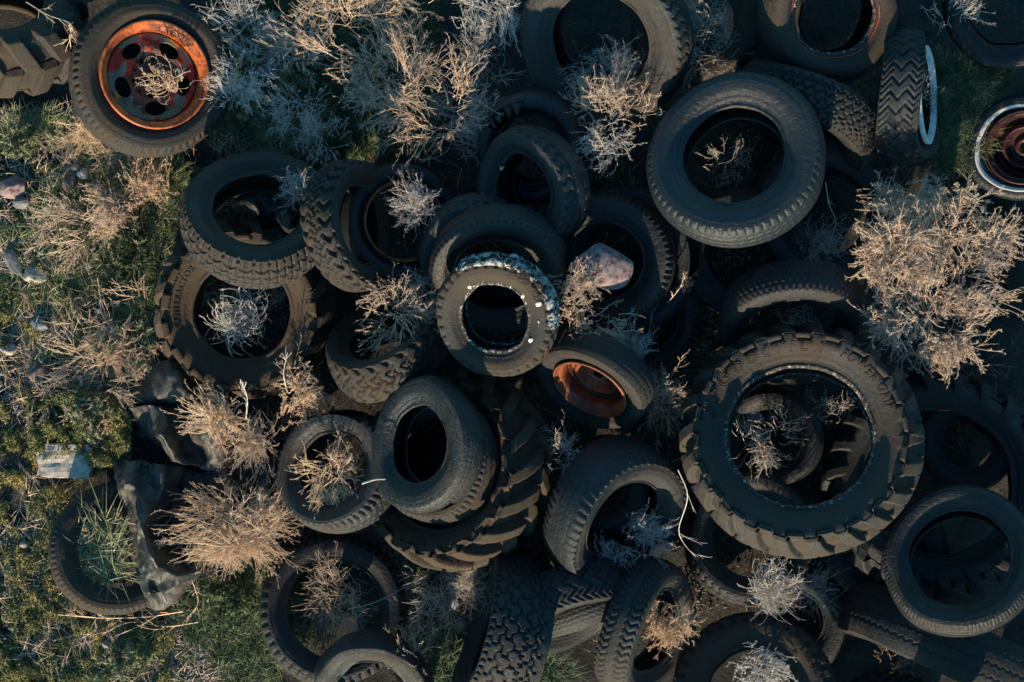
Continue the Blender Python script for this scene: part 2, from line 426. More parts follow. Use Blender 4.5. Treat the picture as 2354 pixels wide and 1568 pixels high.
def crust(T, name, i0, i1, a0, a1, off, mt, rough=.02):
    """a rough shell over part of the tyre's outer surface (profile columns i0..i1, screen angles a0..a1)"""
    deg = np.degrees(T.th); sel = np.where(((deg - a0) % 360) <= (a1 - a0))[0]
    sel = sel[np.argsort((deg[sel] - a0) % 360)]; V = T.V[sel][:, i0:i1 + 1]
    du = np.gradient(V, axis=0); dv = np.gradient(V, axis=1); n = np.cross(du, dv); n /= np.linalg.norm(n, axis=2, keepdims=True) + 1e-9
    c = V.mean(axis=(0, 1)); out = V * [1, 1, 0]; out /= np.linalg.norm(out, axis=2, keepdims=True)
    if (n * (out + [0, 0, 1])).sum() < 0: n = -n
    A, B, _ = V.shape; u = np.linspace(0, 1, A)[:, None]; v = np.linspace(0, 1, B)[None, :]
    q = vnoise(u * A * .10 + 5, v * B * .14 + 3, 9, 4); e = np.minimum(np.minimum(u, 1 - u) * 5, np.minimum(v, 1 - v) * 4).clip(0, 1)
    h = (off + (q - .5) * rough * 2) * e ** .5 - .003 * (1 - e) + (vnoise(u * A * .6, v * B * .6, 12, 2) - .5) * rough * .6
    V = V + n * h[..., None]; K = B
    i = np.arange(A - 1)[:, None]; j = np.arange(K - 1)[None, :]
    f = np.stack([i * K + j, (i + 1) * K + j, (i + 1) * K + j + 1, i * K + j + 1], 2).reshape(-1, 4)
    keep = ((e + (q - .5) * 1.3) > .12)[:-1, :-1].reshape(-1)
    return mesh_obj(name, V.reshape(-1, 3), f[keep], mt, T.root)
def lettering(T, text, ang, f, size, mt, relief=.004, italic=0.0, spacing=1.1, name='lettering', outline=False):
    cu = bpy.data.curves.new('t', 'FONT'); cu.body = text; cu.size = size; cu.extrude = relief; cu.shear = italic
    cu.space_character = spacing; cu.resolution_u = 3; cu.align_x = 'CENTER'
    if outline: cu.fill_mode = 'NONE'; cu.extrude = 0; cu.bevel_depth = .0028; cu.bevel_resolution = 0
    o = bpy.data.objects.new('t', cu); C.objects.link(o)
    dg = bpy.context.evaluated_depsgraph_get(); me = bpy.data.meshes.new_from_object(o.evaluated_get(dg))
    bpy.data.objects.remove(o)
    n = len(me.vertices); co = np.zeros(n * 3, np.float32); me.vertices.foreach_get('co', co); co = co.reshape(-1, 3)
    rho0 = T.r + (T.R - T.r) * f
    rho = rho0 + co[:, 1]; th = math.radians(ang) - co[:, 0] / rho0
    lm = lumps(T, th); A = side_a(T, rho) + co[:, 2] + lm * 1.5 + .0015; rho = rho + lm * 2
    X, Y, Z = T.warp(rho * np.cos(th), rho * np.sin(th), A)
    me.vertices.foreach_set('co', np.stack([X, Y, Z], 1).astype(np.float32).ravel()); me.update()
    me.materials.append(mt); me.name = name
    ob = bpy.data.objects.new(name, me); C.objects.link(ob); ob.parent = T.side
    return ob

def revolve(name, pts, n, mt, parent, hole=None):
    """pts: (radius, axial) list swept round the local z axis"""
    p = np.array(pts, float); th = np.arange(n) / n * 2 * PI; K = len(p)
    V = np.stack([p[None, :, 0] * np.cos(th)[:, None], p[None, :, 0] * np.sin(th)[:, None], p[None, :, 1] + 0 * th[:, None]], 2)
    i = np.arange(n)[:, None]; j = np.arange(K - 1)[None, :]; i2 = (i + 1) % n
    f = np.stack([i * K + j, i2 * K + j, i2 * K + j + 1, i * K + j + 1], 2).reshape(-1, 4)
    if hole is not None:
        Vf = V.reshape(-1, 3); c = Vf[f].mean(1); f = f[~hole(c[:, 0], c[:, 1])]
    return mesh_obj(name, V.reshape(-1, 3), f, mt, parent)

# ------------------------------------------------------------------ thin stems
def tubes(paths, rad):
    """paths (B,K,3), rad (B,K) -> verts, quads of three-sided tubes"""
    B, K, _ = paths.shape
    t = np.gradient(paths, axis=1); t /= np.linalg.norm(t, axis=2, keepdims=True) + 1e-9
    ref = np.array([.31, .77, .55]); a = np.cross(t, ref); a /= np.linalg.norm(a, axis=2, keepdims=True) + 1e-9
    b = np.cross(t, a); V = []
    for k in range(3):
        c, s = math.cos(2 * PI * k / 3), math.sin(2 * PI * k / 3)
        V.append(paths + (a * c + b * s) * rad[:, :, None])
    V = np.stack(V, 2)                                  # B,K,3,3
    idx = np.arange(B * K * 3).reshape(B, K, 3)
    q = []
    for k in range(3):
        k2 = (k + 1) % 3
        q.append(np.stack([idx[:, :-1, k], idx[:, 1:, k], idx[:, 1:, k2], idx[:, :-1, k2]], 2).reshape(-1, 4))
    return V.reshape(-1, 3), np.concatenate(q)
def grow(P0, D0, L, K, curl, jit, r):
    B = len(P0); out = np.zeros((B, K, 3)); out[:, 0] = P0; d = D0.copy()
    for k in range(1, K):
        d = d + curl / K + r.normal(0, jit, (B, 3)); d /= np.linalg.norm(d, axis=1, keepdims=True) + 1e-9
        out[:, k] = out[:, k - 1] + d * (L / (K - 1))[:, None]
    return out
def branch_off(paths, L, per, r, spread=.75, frac=.45, lo=.2, K=6, curlamt=.5, jit=.12, bias=None):
    B, Kp, _ = paths.shape; n = B * per
    src = np.repeat(np.arange(B), per); f = r.uniform(lo, .97, n) * (Kp - 1); i = np.minimum(f.astype(int), Kp - 2); q = (f - i)[:, None]
    p0 = paths[src, i] * (1 - q) + paths[src, i + 1] * q
    t = paths[src, i + 1] - paths[src, i]; t /= np.linalg.norm(t, axis=1, keepdims=True) + 1e-9
    rd = r.normal(0, 1, (n, 3)); rd -= (rd * t).sum(1, keepdims=True) * t; rd /= np.linalg.norm(rd, axis=1, keepdims=True) + 1e-9
    d = t + rd * spread
    if bias is not None: d = d + bias
    d /= np.linalg.norm(d, axis=1, keepdims=True)
    Ln = L[src] * frac * r.uniform(.5, 1.2, n) * (1.1 - .6 * f / Kp)
    curl = r.normal(0, curlamt, (n, 3)) + t * curlamt
    return grow(p0, d, Ln, K, curl, jit, r), Ln
def spikes(paths, step, size, r):
    """little dry leaves standing off a stem"""
    B, K, _ = paths.shape
    seg = np.linalg.norm(np.diff(paths, axis=1), axis=2).mean()
    per = max(1, int(seg / step)); f = r.uniform(0, 1, (B, K - 1, per))
    p = paths[:, :-1, None] * (1 - f[..., None]) + paths[:, 1:, None] * f[..., None]
    t = (paths[:, 1:] - paths[:, :-1])[:, :, None] + 0 * p; t /= np.linalg.norm(t, axis=3, keepdims=True) + 1e-9
    p = p.reshape(-1, 3); t = t.reshape(-1, 3); n = len(p)
    rd = r.normal(0, 1, (n, 3)); rd -= (rd * t).sum(1, keepdims=True) * t; rd /= np.linalg.norm(rd, axis=1, keepdims=True) + 1e-9
    s = size * r.uniform(.5, 1.3, (n, 1)); w = np.cross(t, rd)
    tip = p + (rd + t * .7) * s
    a = p + w * s * .13 - t * s * .08; b = p - w * s * .13 + t * s * .15
    V = np.stack([a, b, tip], 1).reshape(-1, 3)
    return V, np.arange(n * 3).reshape(-1, 3)

def weed(name, label, px, py, z, rx, ry, n=30, az=(0, 360), el=(5, 75), hgt=None, mat='tan', per=(5, 3), fuzz=.008, step=.0045,
         thick=.0032, curl=.9, cat='dry weed', group=None, off=(0, 0), K=12, seed=None, basket=0.0, jit=.035, flat=1.0, spread=.75, up=0.0, scat=0.0):
    r = np.random.default_rng(seed if seed is not None else hash_s(label))
    base = P(px + off[0], py + off[1], z)
    root = empty(name, Matrix.Translation(base), label, cat, group)
    RX, RY = LEN(rx, z), LEN(ry, z); HZ = hgt if hgt is not None else (RX + RY) / 2 * .8
    a = np.radians(r.uniform(az[0], az[1], n)); e = np.radians(r.uniform(el[0], el[1], n))
    D = np.stack([np.cos(a) * np.cos(e), np.sin(a) * np.cos(e), np.sin(e)], 1)
    if scat:
        nc = max(3, n // 16); cl = r.integers(0, nc, n)
        ca = r.uniform(0, 2 * PI, nc); cq = np.sqrt(r.uniform(0, 1, nc)) * min(1, scat * 2.0)
        cen = np.stack([np.cos(ca) * cq * RX, np.sin(ca) * cq * RY, r.uniform(0, .45, nc) * HZ], 1)
        S0 = cen[cl] + r.normal(0, .03, (n, 3)) * [1, 1, .4]
        if (az[1] - az[0]) >= 300:
            m_ = ca + r.normal(0, .9, nc); a = m_[cl] + r.normal(0, .75, n)
            D = np.stack([np.cos(a) * np.cos(e), np.sin(a) * np.cos(e), np.sin(e)], 1)
    rad = 1 / np.sqrt((D[:, 0] / RX) ** 2 + (D[:, 1] / RY) ** 2 + (D[:, 2] / HZ) ** 2)
    L = rad * r.uniform(.6, 1.1, n) * (1 - .95 * min(scat, .45)) * np.where(r.random(n) < .3, .6, 1)
    P0 = r.normal(0, .016, (n, 3)); P0[:, 2] = np.abs(P0[:, 2])
    if scat: P0 = P0 + S0
    sway = r.normal(0, curl * 1.1, (nc if scat else 1, 3))
    cv = r.normal(0, curl, (n, 3)); cv[:, 2] = -np.abs(cv[:, 2]) * .7 + up
    if scat: cv = cv * .5 + sway[cl] * [1, 1, .3]
    if basket:
        cv = np.stack([-D[:, 0], -D[:, 1], np.abs(D[:, 2]) * .3 + .2], 1) * basket * 2 + r.normal(0, .25, (n, 3))
        side = np.stack([-D[:, 1], D[:, 0], 0 * a], 1) * r.choice([-1, 1], (n, 1)); cv += side * basket
    mains = grow(P0, D, L * (1.15 if basket else 1), K, cv, jit, r)
    tap = np.linspace(1, .30, K)
    v1, f1 = tubes(mains, thick * tap[None, :] * r.uniform(.7, 1.2, (n, 1)))
    mesh_obj('stem', v1, f1, M[mat], root)
    Vs, Q, Tt, off_ = [], [], [], 0
    def add(v, f):
        nonlocal off_
        Vs.append(v); (Q if f.shape[1] == 4 else Tt).append(f + off_); off_ += len(v)
    b2, L2 = branch_off(mains, L, per[0], r, spread, .38, .15, 8, .35 + curl * .5, jit * 1.3)
    add(*tubes(b2, thick * .60 * np.linspace(1, .35, 8)[None, :] * np.ones((len(b2), 1))))
    if per[1]:
        b3, L3 = branch_off(b2, L2, per[1], r, spread, .5, .15, 5, .5, jit * 1.5)
        add(*tubes(b3, thick * .42 * np.linspace(1, .6, 5)[None, :] * np.ones((len(b3), 1))))
        if fuzz: add(*spikes(b3, step, fuzz, r))
    if fuzz:
        add(*spikes(b2, step, fuzz, r)); add(*spikes(mains[:, K // 3:], step, fuzz * 1.1, r))
    mesh_obj('twigs', np.concatenate(Vs), [np.concatenate(x) for x in (Q, Tt) if x], M[mat], root)
    return root

def sprig(name, label, pts, mat='white', thick=.006, cat='dry stem', per=(7, 3), fuzz=.0, frac=.35, group=None, spread=.8):
    """one branched stem following picture points (px, py, z)"""
    r = np.random.default_rng(hash_s(label))
    w = np.array([P(*p) for p in pts]); path = catmull(w, 16); base = path[0].copy(); path -= base
    root = empty(name, Matrix.Translation(Vector(base)), label, cat, group)
    L = np.array([np.linalg.norm(np.diff(path, axis=0), axis=1).sum()])
    v, f = tubes(path[None], thick * np.linspace(1, .4, 16)[None]); mesh_obj('stem', v, f, M[mat], root)
    Vs, Q, Tt, o = [], [], [], 0
    b2, L2 = branch_off(path[None], L, per[0], r, spread, frac, .1, 7, .6, .13)
    for (v, f) in [tubes(b2, thick * .6 * np.linspace(1, .4, 7)[None] * np.ones((len(b2), 1)))]:
        Vs.append(v); Q.append(f + o); o += len(v)
    if per[1]:
        b3, L3 = branch_off(b2, L2, per[1], r, spread, .5, .15, 5, .5, .13)
        v, f = tubes(b3, thick * .4 * np.linspace(1, .5, 5)[None] * np.ones((len(b3), 1))); Vs.append(v); Q.append(f + o); o += len(v)
        if fuzz:
            v, f = spikes(b3, .006, fuzz, r); Vs.append(v); Tt.append(f + o); o += len(v)
            v, f = spikes(b2, .006, fuzz, r); Vs.append(v); Tt.append(f + o); o += len(v)
    mesh_obj('twigs', np.concatenate(Vs), [np.concatenate(x) for x in (Q, Tt) if x], M[mat], root)
    return root

def grass(name, label, spots, mat='grass', hgt=(.06, .15), width=.0055, seed=1, lean=(.3, 1.3)):
    r = np.random.default_rng(seed); Ps = []
    for (px, py, rx, ry, z, n) in spots:
        a = r.uniform(0, 2 * PI, n); q = np.sqrt(r.uniform(0, 1, n)) * r.uniform(.7, 1.12, n)
        # tufts: snap most blades toward tuft centres
        k = max(4, n // 26); tc = r.integers(0, k, n); ta = r.uniform(0, 2 * PI, k); tq = np.sqrt(r.uniform(0, 1, k))
        x = px + rx * np.where(r.random(n) < .75, tq[tc] * np.cos(ta[tc]) + r.normal(0, .04, n), q * np.cos(a))
        y = py + ry * np.where(r.random(n) < .75, tq[tc] * np.sin(ta[tc]) + r.normal(0, .04, n), q * np.sin(a))
        kk = (H - z) / H / S
        Ps.append(np.stack([(x - CX) * kk, -(y - CY) * kk, np.full(n, z)], 1))
    P0 = np.concatenate(Ps); n = len(P0); K = 6
    a = r.uniform(0, 2 * PI, n); h = r.uniform(hgt[0], hgt[1], n); le = r.uniform(lean[0], lean[1], n)
    d = np.stack([np.cos(a), np.sin(a), 0 * a], 1); side = np.stack([-np.sin(a), np.cos(a), 0 * a], 1)
    bend = r.normal(0, .35, n)[:, None]
    width = width * r.uniform(.5, 1.5, n)[:, None]; V = []
    for k in range(K):
        t = k / (K - 1)
        c = P0 + d * (h * le * t ** 1.6)[:, None] + side * bend * h[:, None] * t * t + np.array([0, 0, 1]) * (h * (t - .45 * t * t * np.clip(le, .4, 1.4)))[:, None]
        wd = width * (1 - t ** 1.5) * .5 + .0004
        V += [c - side * wd, c + side * wd + np.array([0, 0, 1.]) * wd * .8]
    V = np.stack(V, 1); idx = np.arange(n * 2 * K).reshape(n, 2 * K)
    f = np.concatenate([np.stack([idx[:, 2 * k], idx[:, 2 * k + 1], idx[:, 2 * k + 3], idx[:, 2 * k + 2]], 1) for k in range(K - 1)])
    o = mesh_obj(name, V.reshape(-1, 3), f, M[mat]); return tag(o, label, 'grass', None, 'stuff')

# ------------------------------------------------------------------ camera, light
cam = bpy.data.cameras.new('camera'); co_ = bpy.data.objects.new('camera', cam); C.objects.link(co_)
co_.location = (0, 0, H); cam.sensor_width = 36; cam.lens = 36 * H / (2353 / S); cam.clip_end = 500
bpy.context.scene.camera = co_
SUN_EL, SUN_AZ = 19.0, -102.0       # azimuth in the x/y plane of the place the sun stands at (below the frame, a little left)
sd = bpy.data.lights.new('sun', 'SUN'); so = bpy.data.objects.new('sun', sd); C.objects.link(so)
sd.energy = 4.7; sd.angle = math.radians(.7); sd.color = (1, .77, .54)
v = Vector((math.cos(math.radians(SUN_AZ)) * math.cos(math.radians(SUN_EL)), math.sin(math.radians(SUN_AZ)) * math.cos(math.radians(SUN_EL)), math.sin(math.radians(SUN_EL))))
so.rotation_euler = v.to_track_quat('Z', 'Y').to_euler()
w = bpy.data.worlds.new('World'); bpy.context.scene.world = w; w.use_nodes = True
nt = w.node_tree; bg = nt.nodes['Background']
sky = nt.nodes.new('ShaderNodeTexSky'); sky.sky_type = 'NISHITA'; sky.sun_disc = False
sky.sun_elevation = math.radians(SUN_EL); sky.sun_rotation = math.radians(90 - SUN_AZ)
sky.dust_density = .6
tintn = nt.nodes.new('ShaderNodeMix'); tintn.data_type = 'RGBA'; tintn.blend_type = 'MULTIPLY'; tintn.inputs[0].default_value = 1
tintn.inputs[7].default_value = (.34, .78, .90, 1)
nt.links.new(sky.outputs[0], tintn.inputs[6]); nt.links.new(tintn.outputs[2], bg.inputs[0]); bg.inputs[1].default_value = .12
vs_ = bpy.context.scene.view_settings; vs_.view_transform = 'Standard'; vs_.look = 'None'; vs_.exposure = 0.82; vs_.gamma = 1
cy = bpy.context.scene.cycles; cy.max_bounces = 6; cy.diffuse_bounces = 3; cy.use_denoising = True

# ================================================================== GROUND
def ground():
    def axis(lim, n, far):
        a = np.linspace(-lim, lim, n); b = lim * (far / lim) ** np.linspace(.05, 1, 14); return np.concatenate([-b[::-1], a, b])
    xs = axis(4.4, 420, 60); ys = axis(3.2, 300, 60); X, Y = np.meshgrid(xs, ys, indexing='ij')
    Z = (vnoise(X * 1.3 + 40, Y * 1.3 + 40, 3, 5) - .5) * .10 + (vnoise(X * 12 + 90, Y * 12 + 90, 4, 4) - .5) * .022
    Z = Z * (np.hypot(X, Y) < 9) - .02
    n, m = X.shape; idx = np.arange(n * m).reshape(n, m)
    f = np.stack([idx[:-1, :-1], idx[1:, :-1], idx[1:, 1:], idx[:-1, 1:]], 2).reshape(-1, 4)
    mt, nt, bs = mat_new('dry_dark_soil'); co = objco(nt, False)
    a = noise(nt, co, 1.6, 6, .6); g = noise(nt, co, 45, 5, .7); gg = noise(nt, co, 160, 3, .7)
    k = math_(nt, 'ADD', math_(nt, 'MULTIPLY', a, .5), math_(nt, 'MULTIPLY', g, .5))
    nt.links.new(ramp(nt, k, [(.36, (.012, .012, .012)), (.5, (.034, .032, .029)), (.64, (.080, .074, .066))]), bs.inputs['Base Color'])
    bs.inputs['Roughness'].default_value = .95
    bump(nt, bs, math_(nt, 'ADD', g, math_(nt, 'MULTIPLY', gg, .5)), .9, .02)
    o = mesh_obj('ground', np.stack([X, Y, Z], 2).reshape(-1, 3), f, mt); o['kind'] = 'structure'
ground()

def inpoly(x, y, poly):
    c = np.zeros(len(x), bool); n = len(poly)
    for i in range(n):
        x0, y0 = poly[i]; x1, y1 = poly[(i + 1) % n]
        hit = ((y0 > y) != (y1 > y)) & (x < (x1 - x0) * (y - y0) / (y1 - y0 + 1e-9) + x0); c ^= hit
    return c

def leafcover(name, label, poly, n, cols, hmax=.07, size=(.005, .012), thr=.35, seed=3, scale=1.0, z0=0.0):
    r = np.random.default_rng(seed); pa = np.array(poly)
    x = r.uniform(pa[:, 0].min(), pa[:, 0].max(), n); y = r.uniform(pa[:, 1].min(), pa[:, 1].max(), n)
    dens = vnoise(x / 38 * scale + 11, y / 38 * scale + 7, seed, 5)
    k = inpoly(x + r.normal(0, 9, n), y + r.normal(0, 9, n), poly) & (dens + r.normal(0, .06, n) > thr)
    x, y, dens = x[k], y[k], dens[k]; n = len(x)
    z = np.maximum(0, dens - thr) / (1 - thr) * hmax * 2.2 * r.uniform(.25, 1, n) + z0
    kk = (H - z) / H / S
    c = np.stack([(x - CX) * kk, -(y - CY) * kk, z - .015], 1)
    a = r.normal(0, 1, (n, 3)); a[:, 2] *= .7; a /= np.linalg.norm(a, axis=1, keepdims=True)
    b = np.cross(a, r.normal(0, 1, (n, 3))); b /= np.linalg.norm(b, axis=1, keepdims=True)
    s = r.uniform(size[0], size[1], (n, 1))
    V = np.stack([c - a * s, c - b * s * .35, c + a * s, c + b * s * .35], 1).reshape(-1, 3)
    m, nt, bs = mat_new(name + '_leaves'); co = objco(nt, False)
    q = noise(nt, co, 2.6, 4, .6); g = noise(nt, co, 70, 2, .6)
    kf = math_(nt, 'ADD', math_(nt, 'MULTIPLY', q, .62), math_(nt, 'MULTIPLY', g, .38))
    nt.links.new(ramp(nt, kf, cols), bs.inputs['Base Color']); bs.inputs['Roughness'].default_value = .8
    bs.inputs['Specular IOR Level'].default_value = .25
    o = mesh_obj(name, V, np.arange(n * 4).reshape(-1, 4), m, smooth=False); tag(o, label, 'ground cover', None, 'stuff')

green = [(.36, (.05, .075, .04)), (.46, (.14, .16, .065)), (.54, (.28, .26, .10)), (.62, (.46, .33, .11)), (.7, (.46, .22, .08))]
green2 = [(.36, (.04, .065, .04)), (.48, (.10, .13, .06)), (.60, (.22, .23, .10)), (.7, (.36, .31, .15))]
leafcover('creeping_ground_cover', 'fine olive and ochre leafed ground cover along the left edge',
          [(-120, 640), (120, 600), (230, 760), (300, 900), (285, 1020), (215, 1100), (135, 1150), (120, 1300), (160, 1400), (330, 1425), (400, 1450), (370, 1700), (-120, 1700)], 320000, green, .075, thr=.38)
leafcover('trailing_ground_cover', 'raised olive leaves spilling over the concrete block',
          [(60, 920), (200, 900), (300, 960), (290, 1060), (215, 1075), (190, 1040), (130, 1035), (100, 1052), (70, 1030)], 42000, green, .10, thr=.28, seed=6, z0=.10)
leafcover('low_ground_cover', 'dark green low leaves around the stones at upper left',
          [(-120, 255), (160, 265), (250, 340), (420, 400), (420, 560), (350, 640), (330, 900), (100, 700), (-120, 680)], 190000, green2, .055, seed=9, thr=.43)
leafcover('sparse_ground_cover', 'thin dark green leaves on the gravel at lower left',
          [(330, 1420), (600, 1330), (640, 1500), (660, 1700), (330, 1700)], 60000, green2, .03, thr=.46, seed=15)
leafcover('dim_ground_cover', 'dim low leaves under the grass at upper left and right',
          [(520, -60), (1000, -60), (1010, 350), (560, 360)], 90000, green2, .05, thr=.4, seed=19)

def gravel(name, label, spots, cat='gravel', cols=None, seed=5, size=(.004, .016)):
    r = np.random.default_rng(seed); C_ = []
    for (px, py, rx, ry, n) in spots:
        q = np.sqrt(r.uniform(0, 1, n)) * r.uniform(.8, 1.15, n); a = r.uniform(0, 2 * PI, n)
        C_.append(np.stack([px + rx * q * np.cos(a), py + ry * q * np.sin(a)], 1))
    c = np.concatenate(C_); n = len(c); x = (c[:, 0] - CX) / S; y = -(c[:, 1] - CY) / S
    base = np.array([[1, 0, 0], [-1, 0, 0], [0, 1, 0], [0, -1, 0], [0, 0, 1], [0, 0, -1]], float)
    s = r.lognormal(math.log((size[0] * size[1]) ** .5), .5, n)[:, None, None]; s = np.clip(s, size[0], size[1])
    V = base[None] * s * r.uniform(.6, 1.3, (n, 6, 1)) * r.uniform([.7, .7, .3], [1.2, 1.2, .8], (n, 1, 3))
    an = r.uniform(0, PI, n); ca, sa = np.cos(an)[:, None], np.sin(an)[:, None]
    V = np.stack([V[..., 0] * ca - V[..., 1] * sa, V[..., 0] * sa + V[..., 1] * ca, V[..., 2]], 2)
    V += np.stack([x, y, r.uniform(-.02, .015, n)], 1)[:, None]
    F = np.array([[0, 2, 4], [2, 1, 4], [1, 3, 4], [3, 0, 4], [2, 0, 5], [1, 2, 5], [3, 1, 5], [0, 3, 5]])
    f = (np.arange(n)[:, None, None] * 6 + F[None]).reshape(-1, 3)
    m = simple(name + '_stone', cols or [(.3, (.06, .055, .055)), (.5, (.17, .15, .14)), (.66, (.42, .39, .36))], 40, .9, .002, jitter=False, detail=1)
    o = mesh_obj(name, V.reshape(-1, 3), f, m, smooth=False); tag(o, label, cat, None, 'stuff')
gravel('gravel', 'pale chips and pebbles on the soil near the bottom left', [(470, 1500, 130, 70, 2600), (60, 1240, 70, 50, 700), (60, 850, 90, 150, 2200), (60, 620, 110, 130, 1800), (150, 420, 150, 110, 1800), (110, 1350, 120, 160, 1500), (250, 1500, 200, 80, 1500)])
gravel('debris', 'small stones and litter on dark soil between the tyres', [(1040, 1400, 70, 90, 900), (1640, 700, 60, 160, 500), (1620, 1350, 60, 60, 200), (1800, 600, 120, 60, 200), (60, 440, 80, 110, 400), (1176, 784, 1100, 700, 2500)], seed=8, cols=[(.3, (.03, .03, .03)), (.5, (.08, .075, .07)), (.68, (.24, .23, .21))])

# ================================================================== TYRES (picture points, height of centre, radius, tilt, lean direction)
GT = 'scrap tyres heaped in the pile'
# --- left side
T = tyre('t1', 'wheel', 'large truck wheel with flaking red and orange rim at the top left', 349, 178, .42, 183, 13, 40, W=105, hole=.655, bf=.74, pat='teeth', n=64, depth=.011, dust=.78, ext=.12, cat='wheel')
def rim1(T):
    r, w = T.r, T.w
    rim = revolve('rim', [(r * 1.035, w * .80), (r * 1.03, w * .90), (r * 1.0, w * .93), (r * .97, w * .86), (r * .96, w * .70), (r * .935, w * .60), (r * .90, w * .56), (r * .875, w * .50),
                    (r * .865, w * .36), (r * .86, w * .10), (r * .84, -w * .9), (r * .95, -w * .9)], 200, M['orange'], T.root)
    R1 = r * .862
    k = np.linspace(1, .16, 70); pts = []
    for q in k:
        z = w * .06
        z += w * .16 * math.exp(-((q - .66) / .14) ** 2) - w * .22 * float(sst(.50, .40, np.array(q))) - w * .10 * float(sst(.95, 1.0, np.array(q)))
        z += w * .05 * float(sst(.27, .22, np.array(q)))
        pts.append((R1 * q, z))
    def hol(x, y):
        out = np.zeros(len(x), bool)
        for i in range(5):
            a = math.radians(57 + 72 * i); cx, cy_ = R1 * .70 * math.cos(a), R1 * .70 * math.sin(a)
            dx = (x - cx) * math.cos(a) + (y - cy_) * math.sin(a); dy = -(x - cx) * math.sin(a) + (y - cy_) * math.cos(a)
            out |= (dx / (R1 * .16)) ** 2 + (dy / (R1 * .235)) ** 2 < 1
        for i in range(10):
            a = math.radians(12 + 36 * i); out |= np.hypot(x - R1 * .40 * math.cos(a), y - R1 * .40 * math.sin(a)) < R1 * (.048 if i % 2 else .03)
        return out
    d = revolve('wheel_disc', pts, 300, M['paint'], rim, hol)
    sol = d.modifiers.new('thickness', 'SOLIDIFY'); sol.thickness = .009; sol.offset = -1
    revolve('shade_plate', [(.001, -T.w * .25), (T.r * .3, -T.w * .25), (T.r * .55, -T.w * .5), (T.r * .84, -T.w * .6)], 60, M['hole_dark'], rim)  # added dark backing so the disc holes look shaded, no real wheel part
rim1(T)
T = tyre('t2', 'tyre', 'muddy lugged tractor tyre cut by the left edge beside the rusty wheel', -10, 45, .38, 205, 52, 97, W=170, hole=.52, pat='lug', n=15, depth=.05, dust=.85, ext=.40, kw=dict(w=.5, skew=.35))
T = tyre('t6', 'tyre', 'big lugged tyre lying flat on the ground with a dry bush in its hole', 564, 708, .20, 213, 12, 215, W=150, hole=.51, pat='lug', n=17, depth=.075, dust=1.0, ext=.24, kw=dict(w=.42, skew=.5), crown=.07)
m_t6 = rubber(.72, .6)
lettering(T, 'AMERICAN', 168, .46, .052, m_t6, .004, spacing=1.15)
lettering(T, 'CONTRACTOR', 166, .28, .050, m_t6, .004, spacing=1.1)
lettering(T, '16.9-24', -98, .40, .050, m_t6, .004, spacing=1.2)
lettering(T, 'S Z A', -4, .38, .055, rubber(.2, .6), .004, spacing=1.6)
T = tyre('t3', 'tyre', 'truck tyre with honeycomb tread resting on the lugged tyre', 592, 500, .55, 176, 38, 88, W=108, hole=.57, pat='hex', n=29, depth=.020, dust=.62, gloss=.5, kw=dict(k=5, gw=.09, cw=.07, amp=.27), tw=.90, crown=.05, res=1.4)
T = tyre('t4', 'tyre', 'truck tyre with chunky ragged tread leaning right beside the honeycomb tyre', 806, 518, .58, 154, 61, 8, W=84, hole=.58, pat='chunk', n=26, depth=.022, dust=.7, ext=.18)
T = tyre('t5', 'wheel', 'tyre with a thin rusty rim edge and grey weeds inside', 920, 512, .34, 138, 14, 20, W=85, hole=.66, pat='worn', n=30, dust=.2, cat='wheel')
revolve('rim', [(T.r * 1.03, T.w * .8), (T.r * 1.02, T.w * 1.05), (T.r * .975, T.w * 1.06), (T.r * .95, T.w * .80), (T.r * .93, T.w * .5), (T.r * .92, -T.w)], 160, M['rust'], T.root)
T = tyre('t43', 'tyre', 'faded tyre at lower left with green grass growing through its hole', 272, 1257, .13, 152, 8, 30, W=62, hole=.60, pat='teeth', n=70, depth=.006, dust=.8, ext=.08)
T = tyre('t41', 'tyre', 'wide dark tyre lying flat with straw and grass in its hole at the bottom', 766, 1402, .12, 172, 5, 60, W=85, hole=.62, pat='teeth', n=46, depth=.016, dust=.4, ext=.16, oval=(1.02, 90))
T = tyre('t42', 'tyre', 'split worn tyre with a burst shoulder at the bottom edge beside the straw filled tyre', 858, 1582, .32, 142, 34, 262, W=80, hole=.60, pat='zig', n=50, depth=.006, dust=.55, lump=.035)
T = tyre('t23', 'tyre', 'tyre torn open along its upper edge with a tan weed in its hole', 782, 1082, .42, 146, 32, 165, W=112, hole=.57, pat='teeth', n=54, depth=.014, dust=.62, gloss=.45, ext=.15, tears=((84, 46, -.05, .36, 1),))
T = tyre('t26', 'tyre', 'huge tractor tyre with deep muddy lugs under the two smooth tyres', 1052, 1078, .42, 232, 34, 168, W=185, hole=.60, pat='lug', n=17, depth=.070, dust=1.0, ext=.42, kw=dict(w=.44, skew=.70), crown=.06)
T = tyre('t25', 'tyre', 'lower tyre of the leaning pair with zigzag shoulder blocks', 1012, 1052, .60, 154, 42, 172, W=84, hole=.60, pat='teeth', n=60, depth=.010, dust=.75, ext=.12)
T = tyre('t24', 'tyre', 'smooth worn tyre on top of the leaning pair above the tractor lugs', 980, 1022, .80, 154, 43, 176, W=78, hole=.55, pat='zig', n=80, depth=.005, dust=.42, gloss=.42, kw=dict(k=6, amp=.1), tears=((-72, 14, -.02, .07, -1),))
T = tyre('t21', 'tyre', 'chunky block tread tyre sloping under a tumbleweed in the centre', 893, 800, .42, 148, 63, 112, W=100, hole=.58, pat='chunk', n=24, depth=.017, dust=.78)
